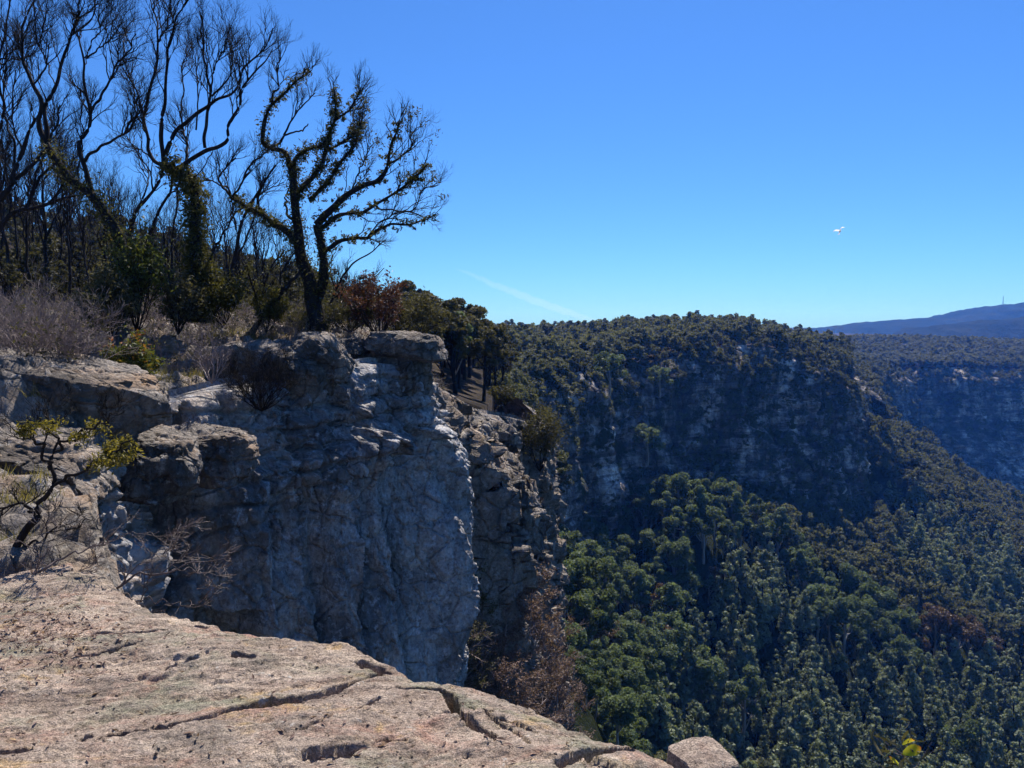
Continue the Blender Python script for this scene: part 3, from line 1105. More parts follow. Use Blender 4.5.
def traced_tree(d, base, limbs, label, seed, px_r, twig=(9, 5, 3), lens=(1.5, 0.75, 0.34), leaf=None, name='burnt_gum_tree', group='burnt gum trees along the cliff top',
                depth=1.6, up=0.30, tips=None, thin=0.84):
    """limbs: (list of photo points, radius px at start, radius px at end, bushiness)"""
    g = np.random.default_rng(seed)
    o = W(base[0], base[1], d)
    root = empty(name, o, label, 'tree', group)
    br = Builder()
    paths, rads, bus = [], [], []
    mpp = d / F_PX
    ends = {}
    for li, (pts, r0, r1, bush) in enumerate(limbs):
        key0 = tuple(pts[0])
        off0 = ends.get(key0)
        if off0 is None:
            # nearest already placed point decides the depth this limb starts from
            best, off0 = 1e9, 0.0
            for kk, v in ends.items():
                q = (kk[0] - pts[0][0]) ** 2 + (kk[1] - pts[0][1]) ** 2
                if q < best:
                    best, off0 = q, v
            if best > 900:
                off0 = 0.0
        slope = g.uniform(-1, 1) * depth if li else 0.0
        n = len(pts)
        P = []
        for q, p in enumerate(pts):
            f = q / (n - 1)
            dd = off0 + slope * f ** 1.3
            ends[tuple(p)] = dd
            P.append(W(p[0], p[1], d + dd) - o)
        k = 14
        P = spline(P, k)
        P[1:-1] += g.normal(size=(k - 2, 3)) * 0.020
        R = np.linspace(r0 * thin, r1 * thin, k) * mpp
        if li == 0:
            R[0] *= 1.35
            R[1] *= 1.12
        rough_ = 1 + 0.14 * fbm(np.column_stack([np.arange(k) * 0.9 + seed, np.full(k, li * 3.1), np.zeros(k)]), 2)
        Pk = spline(P, 40)
        Rk = np.interp(np.linspace(0, 1, 40), np.linspace(0, 1, k), R * rough_)
        V, F = tubes(Pk[None], Rk[None], 10)
        if r0 > 2:
            axis_ = np.repeat(Pk, 10, 0)
            V = axis_ + (V - axis_) * (1 + 0.22 * fbm(V * np.array([5, 5, 1.6]) + seed, 4, 0.6))[:, None]
        br.add(V, F)
        paths.append(P)
        rads.append(R)
        bus.append(bush)
    P0 = np.stack(paths)
    R0 = np.stack(rads)
    bus = np.array(bus)
    sel = bus > 0
    tw = []
    if sel.any():
        a, ra = spawn(P0[sel], R0[sel], twig[0], lens[0], 0.021, g, 0.22, (0.3, 0.95), up, 6)
        b_, rb = spawn(a, ra, twig[1], lens[1], 0.0105, g, 0.25, (0.35, 0.8), up, 5)
        c, rc = spawn(b_, rb, twig[2], lens[2], 0.0056, g, 0.2, (0.3, 0.8), up, 4)
        for q, r, sd in ((a, ra, 5), (b_, rb, 4), (c, rc, 3)):
            V, F = tubes(q, r, sd)
            br.add(V, F)
            tw.append(q)
    br.build('trunk', M['burnt_bark'], root)
    if leaf:
        lb = Builder()
        for mode, n, rad, size, lim, ofs in leaf:
            src = P0[lim] if lim is not None else P0
            if mode == 'limb':
                C = hugging(src, R0[lim] if lim is not None else R0, g, n, rad)
            elif mode == 'tip':
                # tufts at the ends of twigs
                ends_ = tw[1][:, -1]
                if tips is not None:
                    gp = ends_ + o
                    px, py = proj(gp)
                    ends_ = ends_[inside(px, py, np.array(tips))]
                pick = ends_[g.integers(0, len(ends_), max(1, n // 14))]
                C = np.repeat(pick, 14, 0) + g.normal(size=(len(pick) * 14, 3)) * rad
            else:  # tuft groups along limbs: small rosettes of leaves
                c0 = hugging(src, R0[lim] if lim is not None else R0, g, max(1, n // 12), rad)
                C = np.repeat(c0, 12, 0) + g.normal(size=(len(c0) * 12, 3)) * rad * 0.45
            lb.add(*leaf_cards(C, size, g, quad=True, aspect=0.35))
        lb.build('foliage', M[ofs] if isinstance(ofs, str) else M['leaf_epi'], root, False)
    return root


def off(L, dx=0, dy=0):
    return [(x + dx, y + dy) for x, y in L]


# the leafy one nearest the overhang
LA = [
    ([(317, 330), (314, 303), (306, 268), (300, 245), (296, 215), (293, 180), (289, 158), (282, 150), (271, 149)], 10, 2.6, 0),
    ([(314, 305), (324, 278), (322, 250), (317, 225)], 6.5, 4.5, 0),
    ([(317, 225), (335, 205), (357, 189), (380, 179), (388, 162), (390, 147), (397, 131), (399, 121)], 4.5, 0.9, 1),
    ([(300, 245), (282, 229), (262, 215), (246, 207), (232, 197)], 4.5, 2.2, 0),
    ([(232, 197), (222, 185), (218, 178), (230, 163), (236, 158)], 1.5, 0.6, 1),
    ([(232, 197), (241, 184), (252, 163), (268, 152)], 1.3, 0.7, 1),
    ([(232, 197), (228, 188), (214, 182), (205, 178)], 1.2, 0.6, 1),
    ([(271, 149), (264, 143), (264, 125), (272, 104), (284, 95), (294, 83), (311, 71)], 2.6, 0.7, 1),
    ([(272, 104), (275, 92), (279, 87), (277, 68), (281, 58)], 1.3, 0.6, 1),
    ([(274, 146), (280, 141), (292, 120), (303, 106), (315, 93)], 1.4, 0.6, 1),
    ([(280, 141), (290, 133), (303, 130), (308, 124)], 1.2, 0.6, 0),
    ([(293, 180), (295, 163), (303, 152), (312, 148), (322, 145), (328, 138)], 2.8, 1.5, 0),
    ([(296, 200), (304, 185), (320, 168), (325, 152), (329, 137), (332, 125), (336, 112), (334, 100), (332, 89)], 3.4, 0.7, 1),
    ([(325, 152), (347, 139), (357, 125), (367, 122)], 1.6, 0.7, 1),
    ([(334, 120), (349, 110), (357, 97), (361, 87)], 1.4, 0.6, 1),
    ([(309, 200), (330, 179), (338, 164), (355, 147), (357, 137), (360, 122)], 2.4, 0.8, 1),
    ([(388, 165), (409, 150), (411, 137), (416, 128)], 1.2, 0.6, 1),
    ([(317, 232), (334, 218), (363, 212), (376, 204), (401, 189), (417, 175), (428, 164)], 2.6, 0.7, 1),
    ([(376, 206), (388, 210), (413, 210), (422, 191), (438, 185)], 1.1, 0.5, 1),
    ([(324, 252), (337, 243), (350, 238), (368, 236), (387, 225), (400, 225), (420, 222), (436, 214)], 2.8, 0.6, 1),
    ([(368, 236), (376, 226), (395, 214), (412, 212), (428, 220)], 1.0, 0.5, 1),
    ([(352, 190), (358, 172), (365, 160), (372, 145)], 0.9, 0.5, 1),
    ([(296, 225), (288, 215), (285, 200), (290, 185)], 1.6, 0.8, 0),
    ([(262, 215), (258, 200), (262, 186)], 1.0, 0.6, 1),
]
traced_tree(27.2, (316, 329), LA, 'big black trunked gum with leafy shoots all along its limbs, nearest the jutting cap rock', 301, 1, (10, 6, 4), (0.95, 0.5, 0.27),
            leaf=[('limb', 6500, 0.12, 0.06, [0, 1, 3, 7, 11, 12, 15], 0), ('tuft', 5600, 0.10, 0.065, [2, 3, 11, 12, 13, 14, 15, 17, 19], 0), ('tip', 1100, 0.09, 0.06, None, 0)],
            tips=[(330, 80), (440, 120), (445, 200), (380, 200), (330, 140)])

LB = [
    ([(197, 322), (197, 290), (196, 255), (195, 230), (195, 197), (190, 180), (178, 172), (164, 165)], 9, 3.6, 0),
    ([(190, 180), (187, 161), (188, 145), (183, 128)], 2.2, 1.0, 1),
    ([(164, 166), (151, 158), (148, 141), (145, 125), (142, 113), (138, 95), (130, 80), (125, 72)], 2.4, 0.6, 1),
    ([(164, 166), (161, 129), (163, 112), (166, 81), (168, 50), (174, 31), (171, 16), (171, -4)], 2.6, 0.8, 1),
    ([(174, 24), (182, 8), (190, -4)], 1.0, 0.6, 1),
    ([(165, 155), (167, 149), (173, 137), (185, 122), (204, 110), (214, 101), (234, 92), (240, 81), (243, 69), (257, 55), (267, 42), (273, 28)], 2.6, 0.6, 1),
    ([(178, 170), (190, 161), (204, 151), (220, 147), (228, 138), (229, 127), (234, 117), (240, 100), (243, 85), (262, 65), (272, 50)], 2.8, 0.6, 1),
    ([(205, 148), (206, 126), (207, 110), (210, 97), (207, 77), (204, 62), (203, 39), (205, 28), (200, 15)], 1.9, 0.6, 1),
    ([(210, 97), (214, 70), (225, 47), (228, 31)], 1.2, 0.5, 1),
    ([(212, 96), (228, 78), (232, 59), (229, 40)], 1.2, 0.5, 1),
    ([(145, 112), (152, 81), (158, 45), (157, 23), (153, 9), (148, -5)], 1.8, 0.6, 1),
    ([(158, 45), (161, 36), (170, 25), (176, 10)], 1.0, 0.5, 1),
    ([(151, 158), (136, 147), (128, 140), (123, 135)], 0.9, 0.4, 1),
    ([(150, 140), (138, 118), (134, 100), (136, 80)], 1.0, 0.5, 1),
    ([(183, 130), (181, 110), (184, 90), (183, 65), (188, 45)], 1.2, 0.5, 1),
    ([(190, 180), (200, 172), (210, 155), (213, 150)], 0.7, 0.4, 0),
    ([(196, 130), (198, 105), (197, 80), (196, 55)], 1.0, 0.5, 1),
]
traced_tree(25.0, (197, 322), LB, 'tall gum with a shaggy dark trunk and wide fan of bare limbs', 302, 1, (12, 8, 4), (1.15, 0.6, 0.30),
            leaf=[('limb', 4600, 0.17, 0.07, [0], 0), ('tuft', 1500, 0.24, 0.07, [0], 0)])

LC = [
    ([(126, 318), (124, 280), (121, 250), (116, 230), (102, 210), (92, 196), (78, 185), (66, 174), (55, 158), (45, 141)], 8, 4.0, 0),
    ([(45, 141), (39, 127), (42, 103), (36, 90), (23, 62), (22, 48), (22, 31), (26, 16), (37, -3)], 3.0, 0.8, 1),
    ([(47, 141), (46, 118), (46, 106), (55, 92), (59, 75), (67, 47), (70, 37), (83, 28), (94, 14), (94, -3)], 2.6, 0.7, 1),
    ([(70, 36), (77, 20), (79, -3)], 1.2, 0.7, 1),
    ([(92, 194), (84, 165), (79, 152), (80, 140), (89, 124), (91, 112), (84, 89), (84, 62), (78, 37), (76, 25)], 3.2, 0.6, 1),
    ([(91, 112), (106, 86), (117, 64), (127, 53), (136, 34)], 1.6, 0.6, 1),
    ([(85, 58), (92, 42), (100, 30), (98, 10)], 1.0, 0.5, 1),
    ([(86, 58), (100, 48), (117, 31), (122, 22)], 1.0, 0.5, 1),
    ([(85, 161), (100, 147), (117, 138), (127, 132), (133, 122), (137, 111), (139, 95)], 1.9, 0.6, 1),
    ([(34, 84), (46, 62), (38, 45), (35, 20), (34, 0)], 1.1, 0.5, 1),
    ([(38, 45), (45, 20), (47, 6)], 0.8, 0.4, 1),
    ([(125, 53), (124, 40), (126, 28)], 0.8, 0.4, 1),
    ([(78, 185), (79, 165), (82, 140), (81, 100)], 1.0, 0.5, 1),
]
traced_tree(23.5, (126, 318), LC, 'tall bare gum whose thick trunk bends left and forks high up', 303, 1, (12, 8, 4), (1.15, 0.6, 0.30),
            leaf=[('limb', 1500, 0.20, 0.07, [0], 0)])

LD = [
    ([(-16, 300), (-14, 250), (0, 205), (8, 190), (12, 177), (19, 165), (22, 152), (28, 133), (36, 118)], 6, 1.6, 1),
    ([(14, 184), (28, 168), (44, 151), (54, 130), (60, 105)], 2.4, 0.7, 1),
    ([(10, 180), (16, 150), (6, 120), (4, 80), (8, 50)], 1.6, 0.6, 1),
    ([(22, 152), (14, 130), (12, 100), (16, 70)], 1.2, 0.5, 1),
    ([(-6, 150), (4, 110), (-2, 70), (6, 30), (10, 0)], 1.8, 0.7, 1),
    ([(0, 60), (12, 52), (22, 38)], 0.9, 0.4, 1), ([(-4, 64), (14, 60), (34, 56)], 0.9, 0.4, 1),
]
traced_tree(26.5, (-16, 300), LD, 'bare gum cut by the left edge of the picture, its limbs reaching in', 304, 1, (12, 8, 4), (1.25, 0.62, 0.32))
LE = [
    ([(-10, 290), (-4, 240), (8, 218), (24, 210), (47, 205), (58, 199), (75, 196)], 5, 1.0, 1),
    ([(26, 208), (34, 190), (40, 178), (52, 166), (60, 150)], 2.6, 0.7, 1),
    ([(30, 200), (38, 170), (50, 140), (55, 110)], 1.6, 0.5, 1),
    ([(10, 216), (10, 190), (4, 160), (2, 140)], 1.5, 0.6, 1),
    ([(47, 205), (62, 186), (70, 165), (84, 150)], 1.3, 0.5, 1),
]
traced_tree(29.0, (-10, 290), LE, 'bare gum with one long low limb reaching right beneath the high forked gum', 305, 1, (12, 8, 4), (1.25, 0.62, 0.32))
LF = [
    ([(118, 300), (124, 262), (130, 230), (137, 210), (153, 191), (163, 170), (166, 158)], 3.2, 1.4, 1),
    ([(137, 210), (146, 190), (148, 176), (142, 160)], 1.2, 0.5, 1),
    ([(153, 191), (150, 172), (142, 158), (139, 150)], 1.0, 0.5, 1),
]
traced_tree(30.0, (118, 300), LF, 'slim smooth limbed gum leaning right between the two tallest gums', 306, 1, (7, 5, 3), (1.1, 0.55, 0.28))
LG = [
    ([(140, 300), (146, 250), (152, 226), (165, 200), (171, 183), (172, 170)], 2.8, 1.2, 1),
    ([(165, 200), (178, 186), (184, 170)], 1.0, 0.5, 1),
    ([(172, 290), (173, 240), (176, 210), (178, 185)], 1.8, 1.0, 1),
]
traced_tree(31.0, (140, 300), LG, 'slim double stemmed gum just left of the shaggy leaning trunk', 307, 1, (7, 5, 3), (1.0, 0.5, 0.28))
LH = [
    ([(248, 336), (256, 326), (264, 317), (282, 292), (292, 281), (300, 272)], 4.0, 1.8, 0),
    ([(264, 317), (262, 296), (270, 270), (284, 250)], 2.2, 0.8, 1),
    ([(282, 292), (281, 275), (288, 262), (296, 250)], 1.6, 0.7, 1),
    ([(270, 310), (258, 300), (252, 285), (246, 262)], 1.6, 0.6, 1),
]
traced_tree(26.6, (248, 336), LH, 'short black stump leaning hard to the right at the foot of the leafy gum', 308, 1, (7, 4, 3), (0.9, 0.5, 0.25),
            leaf=[('tuft', 500, 0.18, 0.06, [1, 3], 0)])
LI = [
    ([(222, 312), (226, 290), (233, 268), (238, 240), (240, 225), (250, 205), (262, 185), (276, 165)], 3.0, 0.9, 1),
    ([(233, 268), (245, 240), (255, 215), (258, 195), (264, 178)], 1.4, 0.6, 1),
    ([(206, 270), (214, 250), (228, 226), (236, 212)], 2.0, 0.8, 1),
    ([(236, 230), (232, 205), (228, 185), (222, 168)], 1.2, 0.5, 1),
    ([(236, 212), (252, 200), (266, 190), (284, 182)], 1.2, 0.5, 1),
]
traced_tree(32.0, (222, 312), LI, 'slender bare gum fanning open between the shaggy trunk and the leafy gum', 309, 1, (9, 5, 3), (1.25, 0.6, 0.3))
LJ = [
    ([(326, 322), (332, 300), (341, 280), (352, 265), (372, 252), (386, 240)], 1.8, 0.5, 1),
    ([(333, 298), (346, 290), (362, 284), (376, 276), (384, 268)], 1.1, 0.4, 1),
    ([(336, 290), (330, 270), (333, 250)], 1.0, 0.4, 1),
]
traced_tree(28.6, (326, 322), LJ, 'thin bare sapling reaching right under the leafy gum', 310, 1, (7, 4, 3), (0.7, 0.4, 0.22), name='sapling', group='bare burnt saplings on the cliff top')


# bare saplings and poles behind them: three shapes, copied
def sapling_proto(seed, h, label):
    g = np.random.default_rng(seed)
    root = empty('sapling', (0, 0, 0), label, 'sapling', 'bare burnt saplings on the cliff top')
    br = Builder()
    k = 12
    z = np.linspace(0, 1, k)
    tr = np.stack([np.cumsum(g.normal(size=k)) * 0.05, np.cumsum(g.normal(size=k)) * 0.05, z * h * 0.7], 1)
    R = np.linspace(0.085, 0.03, k)
    P, RR = tr[None], R[None]
    br.add(*tubes(P, RR, 6))
    a, ra = spawn(P, RR, 9, h * 0.42, 0.035, g, 0.35, (0.25, 0.6), 0.5, 9, 0.05, 0.35)
    b, rb = spawn(a, ra, 6, h * 0.17, 0.014, g, 0.25, (0.3, 0.7), 0.4, 6)
    c, rc = spawn(b, rb, 4, h * 0.075, 0.009, g, 0.2, (0.3, 0.7), 0.3, 4)
    d, rd = spawn(c, rc, 3, h * 0.04, 0.006, g, 0.2, (0.3, 0.7), 0.3, 3)
    for q, r, s in ((a, ra, 5), (b, rb, 4), (c, rc, 3), (d, rd, 3)):
        br.add(*tubes(q, r, s))
    br.build('trunk', M['burnt_bark'], root)
    return root


def ground_at(x, y):
    X, Y = np.array([[x]]), np.array([[y]])
    return float(plateau_fn(X, Y)[0, 0])


saps = []
SAP = [(12, 36, 1.25), (34, 34, 1.1), (52, 38, 1.3), (68, 33, 0.95), (76, 40, 1.25), (88, 36, 0.9), (103, 42, 1.2), (112, 36, 0.9), (136, 44, 1.0), (150, 40, 0.85), (-8, 33, 1.1),
       (166, 46, 1.0), (212, 38, 0.8), (228, 40, 0.95), (243, 36, 0.75), (256, 42, 0.95), (268, 37, 0.75), (279, 44, 0.9), (186, 42, 0.9), (22, 45, 1.25), (60, 46, 1.2), (292, 38, 0.6), (338, 36, 0.5), (204, 47, 0.85), (5, 50, 1.4), (40, 52, 1.3), (92, 50, 1.15), (125, 52, 1.0)]
_where = ['at the left edge of the picture', 'below the limb of the gum at the left edge', 'behind the long low limb', 'under the high forked gum', 'among the stems left of the leafy trunk', 'behind the shaggy dark trunk', 'between the shaggy trunk and the leafy gum', 'right under the leafy gum']
for i, (px, d, sc) in enumerate(SAP):
    p = W(px, 320, d)
    z = ground_at(p[0], p[1])
    lab = ('tall ' if sc > 1.12 else 'short ' if sc < 0.8 else '') + 'thin bare burnt sapling ' + _where[min(7, int(max(px, 0) // 42))] + (', farther' if d > 43 else '')
    if i < 4:
        r = sapling_proto(400 + i, 7.2, lab)
        r.location = (p[0], p[1], z - 0.1)
        r.scale = (sc, sc, sc)
        saps.append(r)
    else:
        dup(saps[i % 4], (p[0], p[1], z - 0.1), random.uniform(0, 6.28), (sc, sc, sc * random.uniform(0.9, 1.1)), lab)


# ------------------------------------------------------------------ forest trees: a few shapes of each kind
def crown_leaves(g, clumps, n, size, quad=False, spread=0.7):
    """clumps: rows x, y, z, radius; leaves sit on the outer shells of the clumps"""
    c = np.array(clumps)
    w = c[:, 3] ** 2
    idx = g.choice(len(c), n, p=w / w.sum())
    D = unit(g.normal(size=(n, 3)) + np.array([0, 0, 0.45]))
    r = c[idx, 3] * (0.55 + 0.5 * g.random(n) ** 0.5)
    C = c[idx, :3] + D * r[:, None] * np.array([1, 1, 0.8])
    ct = g.random(len(c))
    tint = np.clip(0.6 * ct[idx] + 0.4 * g.random(n), 0, 1)
    return leaf_cards(C, size, g, D, spread, tint, quad, 0.6)


HV, HF = cube_sphere(4)
HV = unit(HV)


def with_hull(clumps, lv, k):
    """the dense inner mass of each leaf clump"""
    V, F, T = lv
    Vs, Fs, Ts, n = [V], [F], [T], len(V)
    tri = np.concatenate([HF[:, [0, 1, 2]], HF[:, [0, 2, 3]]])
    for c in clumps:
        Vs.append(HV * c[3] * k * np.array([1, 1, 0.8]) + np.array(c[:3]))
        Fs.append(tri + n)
        Ts.append(np.full(len(HV), 0.25))  # low tint: shade inside the crown put into the leaf colour
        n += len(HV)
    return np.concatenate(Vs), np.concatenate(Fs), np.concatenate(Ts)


def gum_arrays(seed, h, rad, n, size, ncl):
    g = np.random.default_rng(seed)
    cl = []
    lean = g.normal(size=2) * 0.04 * h
    for i in range(ncl):
        a = g.uniform(0, 6.283)
        rr = rad * math.sqrt(g.uniform(0, 1)) * 0.85
        zz = h * (0.60 + 0.34 * g.random()) - 0.16 * h * (rr / rad) ** 2
        cl.append((lean[0] + rr * math.cos(a), lean[1] + rr * math.sin(a), zz + 0.05 * h * g.normal(), rad * g.uniform(0.15, 0.38)))
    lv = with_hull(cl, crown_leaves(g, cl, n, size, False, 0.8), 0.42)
    tb = Builder()
    k = 6
    z = np.linspace(-1.0, h * 0.62, k)
    P = np.stack([lean[0] * z / h + 0.05 * g.normal(size=k), lean[1] * z / h + 0.05 * g.normal(size=k), z], 1)
    tb.add(*tubes(P[None], np.linspace(0.028 * h, 0.012 * h, k)[None], 5))
    for q in g.permutation(ncl)[:min(7, ncl)]:
        e = np.array(cl[q][:3])
        s0 = P[g.integers(2, k)]
        m = (s0 + e) / 2 + np.array([0, 0, -0.05 * h])
        tb.add(*tubes(spline([s0, m, e], 5)[None], np.linspace(0.010 * h, 0.003 * h, 5)[None], 4))
    return lv, tb


def rain_arrays(seed, h, rad, n, size):
    """dense dark dome or spire of a rainforest tree"""
    g = np.random.default_rng(seed)
    cl = []
    tiers = 5
    for t in range(tiers):
        f = t / (tiers - 1)
        rr = rad * (1 - f) ** 0.75 * 0.72
        m = max(1, int(6 * (1 - f) + 1))
        for q in range(m):
            a = q * 6.283 / m + g.uniform(0, 1.2)
            cl.append((rr * math.cos(a) * g.uniform(0.7, 1.1), rr * math.sin(a) * g.uniform(0.7, 1.1), h * (0.34 + 0.58 * f) + g.normal() * 0.03 * h, rad * (0.50 - 0.22 * f)))
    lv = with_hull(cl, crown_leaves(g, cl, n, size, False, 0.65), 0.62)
    tb = Builder()
    tb.add(*tubes(np.array([[[0, 0, -1.0], [0, 0, h * 0.4], [0, 0, h * 0.8]]]), np.array([[0.03 * h, 0.022 * h, 0.008 * h]]), 5))
    return lv, tb


def proto(name, arr, leafmat, label, cat, group, bark='pale_bark'):
    (V, F, T), tb = arr
    root = empty(name, (0, 0, -500), label, cat, group)
    b = Builder()
    b.add(V, F, T)
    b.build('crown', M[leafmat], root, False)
    tb.build('trunk', M[bark], root)
    return root


def merge_copies(protos, places):
    """places: list of (proto index, x, y, z, rot, sx, sz) -> merged arrays per material slot"""
    out = Builder()
    by = {}
    for p in places:
        by.setdefault(p[0], []).append(p[1:])
    for k, L in by.items():
        V, F, T = protos[k]
        L = np.array(L)
        c, s = np.cos(L[:, 3])[:, None], np.sin(L[:, 3])[:, None]
        X = (V[None, :, 0] * c - V[None, :, 1] * s) * L[:, 4:5] + L[:, 0:1]
        Y = (V[None, :, 0] * s + V[None, :, 1] * c) * L[:, 4:5] + L[:, 1:2]
        Z = V[None, :, 2] * L[:, 5:6] + L[:, 2:3]
        VV = np.stack([X, Y, Z], -1).reshape(-1, 3)
        FF = (F[None] + (np.arange(len(L)) * len(V))[:, None, None]).reshape(-1, F.shape[1])
        jit = np.random.default_rng(k).uniform(-0.22, 0.22, len(L))
        TT = np.clip(T[None] + jit[:, None], 0, 1).ravel()
        out.add(VV, FF, TT)
    return out


def in_poly(px, py, poly):
    return inside(np.asarray(px), np.asarray(py), np.array(poly, float))


# where the dark rainforest with pale tops grows (read off the photograph, then held as ground area)
RAIN = [[(640, 780), (650, 730), (675, 655), (715, 610), (720, 565), (765, 555), (800, 590), (815, 640), (800, 690), (870, 690), (930, 680), (1000, 700), (1100, 690), (1100, 900), (600, 900)],
        [(880, 492), (905, 488), (960, 520), (1024, 570), (1100, 600), (1100, 660), (1010, 645), (960, 610), (910, 580), (880, 540)],
        [(730, 690), (660, 700), (690, 640), (800, 640), (880, 680), (1030, 650), (1030, 720), (880, 720)]]
BROWN = [(905, 640), (1000, 600), (1060, 610), (1060, 690), (1000, 690), (960, 690), (940, 670)]


def scatter_valley(step, jitter, seed):
    g = np.random.default_rng(seed)
    xs = np.arange(4, 420, step)
    ys = np.arange(44, 440, step)
    X, Y = np.meshgrid(xs, ys, indexing='ij')
    X = X.ravel() + g.uniform(-jitter, jitter, X.size) * step
    Y = Y.ravel() + g.uniform(-jitter, jitter, Y.size) * step
    ins = inside(X, Y, _poly)
    d, _ = seg_dist(X, Y, RIM)
    Z = valley_fn(X, Y)
    px, py = proj(np.stack([X, Y, Z + 4], 1))
    keep = (~ins) & (d > 6) & (Y > 84) & (px > 420) & (px < 1110) & (py > 300) & (py < 860)
    return X[keep], Y[keep], Z[keep], px[keep], py[keep], g


RX, RY, RZ, RPX, RPY, g = scatter_valley(3.9, 0.47, 501)
mask = np.zeros(len(RX), bool)
for P_ in RAIN:
    mask |= in_poly(RPX, RPY, P_)
mask &= RY > 115
rain_sites = np.stack([RX, RY, RZ], 1)[mask]
GX, GY, GZ, GPX, GPY, g = scatter_valley(5.4, 0.45, 502)
_n = scatter_valley(3.9, 0.45, 503)
_k = _n[1] < 140
_f = GY >= 140
GX, GY, GZ, GPX, GPY = (np.concatenate([a[_f], b[_k]]) for a, b in zip((GX, GY, GZ, GPX, GPY), _n[:5]))
mask = np.zeros(len(GX), bool)
for P_ in RAIN:
    mask |= in_poly(GPX, GPY, P_)
gmask = ~mask | (g.random(len(GX)) < 0.07)
gum_sites = np.stack([GX, GY, GZ], 1)[gmask]
gum_brown = in_poly(GPX, GPY, BROWN)[gmask]

RAIN_ARR = [rain_arrays(520 + i, (9.5, 8.2, 10.0, 9.0)[i], (1.7, 2.2, 1.75, 1.5)[i], 1150, 0.21) for i in range(4)]
GUM_ARR = [gum_arrays(540 + i, (12, 11, 13, 10)[i], (3.6, 4.0, 3.4, 3.8)[i], 3400, 0.23, (25, 29, 22, 27)[i]) for i in range(4)]
GUM_LO = [gum_arrays(560 + i, (12, 11, 13)[i], (3.8, 4.2, 3.5)[i], 560, 0.48, (17, 20, 16)[i]) for i in range(3)]


def fit(arr):
    (V, F, T), tb = arr
    return V, F, T


g = np.random.default_rng(77)
# ---- individuals: nearest 290 of each kind in view
GLAB = [(lambda x, y: x < 600 and y > 640, 'olive green gum tree low on the slope right of the brown dead trees', 'gum trees right of the dead trees'),
        (lambda x, y: x < 640 and y > 540, 'green gum tree on the slope below the shaded rock buttress', 'gum trees below the buttress'),
        (lambda x, y: y > 690, 'broad gum tree standing among the dark rainforest tops near the ledge', 'gum trees among the near rainforest'),
        (lambda x, y: x > 900 and y > 590, 'brownish gum tree in the rusty stand on the lower right slope', 'brownish gum trees'),
        (lambda x, y: x > 780, 'grey green gum tree in the band across the middle of the valley', 'gum trees across the middle of the valley'),
        (lambda x, y: True, 'gum tree on the rounded spur under the shaded far cliff', 'gum trees on the spur')]
gum_protos, rain_protos = [], []
order = np.argsort(gum_sites[:, 1] + 0.0)
px, py = proj(gum_sites + np.array([0, 0, 5.0]))
vis = (px > 535) & (px < 1040) & (py > 380) & (py < 790)
order = [i for i in order if vis[i]]
gum_ind = order[:235]
gset = set(gum_ind)
for n, i in enumerate(gum_ind):
    x, y, z = gum_sites[i]
    lab, grp = next((l, q) for f, l, q in GLAB if f(px[i], py[i]))
    sc = (0.6 + 0.85 * g.random() ** 1.4) * float(np.clip(y / 165, 0.55, 1))
    rz = g.uniform(0, 6.28)
    br = bool(gum_brown[i]) or g.random() < 0.06
    key = (n % 4) + (4 if br else 0)
    if len(gum_protos) < 8 and not gum_protos:
        for q in range(8):
            gum_protos.append(None)
    if gum_protos[key] is None:
        r = proto('gum_tree', GUM_ARR[key % 4], 'leaf_brown' if br else 'leaf_gum', lab, 'tree', grp)
        gum_protos[key] = r
        r.location = (x, y, z)
        r.scale = (sc, sc, sc * g.uniform(0.9, 1.15))
        r.rotation_euler = (0, 0, rz)
        r['group'] = grp
    else:
        dup(gum_protos[key], (x, y, z), rz, (sc, sc, sc * g.uniform(0.9, 1.15)), lab, grp)
rest = [i for i in range(len(gum_sites)) if i not in gset]
places = [(int(g.integers(0, 3)), *gum_sites[i], g.uniform(0, 6.28), *(lambda s: (s, s * g.uniform(0.9, 1.15)))(g.uniform(0.75, 1.2))) for i in rest]
print('gums', len(gum_sites), 'rain', len(rain_sites))

px, py = proj(rain_sites + np.array([0, 0, 5.0]))
vis = (px > 560) & (px < 1030) & (py > 470) & (py < 775)
order = [i for i in np.argsort(rain_sites[:, 1]) if vis[i]]
RLAB = [(lambda x, y: x < 720, 'dark spired rainforest tree with a sunlit pale rim above the ledge tip', 'rainforest trees above the ledge tip'),
        (lambda x, y: x < 860, 'dark spired rainforest tree with a sunlit pale rim in the valley beyond the ledge tip', 'rainforest trees beyond the ledge tip'),
        (lambda x, y: True, 'dark spired rainforest tree with a sunlit pale rim in the lower right valley', 'rainforest trees in the lower right valley')]
rain_ind = order[:290]
rset = set(rain_ind)
for n, i in enumerate(rain_ind):
    x, y, z = rain_sites[i]
    lab, grp = next((l, q) for f, l, q in RLAB if f(px[i], py[i]))
    sc = 0.75 + 0.95 * g.random() ** 1.8
    if n < 4:
        r = proto('rainforest_tree', RAIN_ARR[n], 'leaf_rain', lab, 'tree', grp, 'burnt_bark')
        rain_protos.append(r)
        r.location = (x, y, z)
        r.scale = (sc, sc, sc * g.uniform(0.85, 1.25))
        r['group'] = grp
    else:
        dup(rain_protos[n % 4], (x, y, z), g.uniform(0, 6.28), (sc, sc, sc * g.uniform(0.85, 1.25)), lab, grp)
rest = [i for i in range(len(rain_sites)) if i not in rset]
rp = [(int(g.integers(0, 4)), *rain_sites[i], g.uniform(0, 6.28), *(lambda s: (s, s * g.uniform(0.8, 1.25)))(0.75 + 0.95 * g.random() ** 1.8)) for i in rest]
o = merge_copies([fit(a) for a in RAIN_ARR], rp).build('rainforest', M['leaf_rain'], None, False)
tag(o, 'dark rainforest with pale sunlit tops filling the valley', 'forest', None, 'stuff')


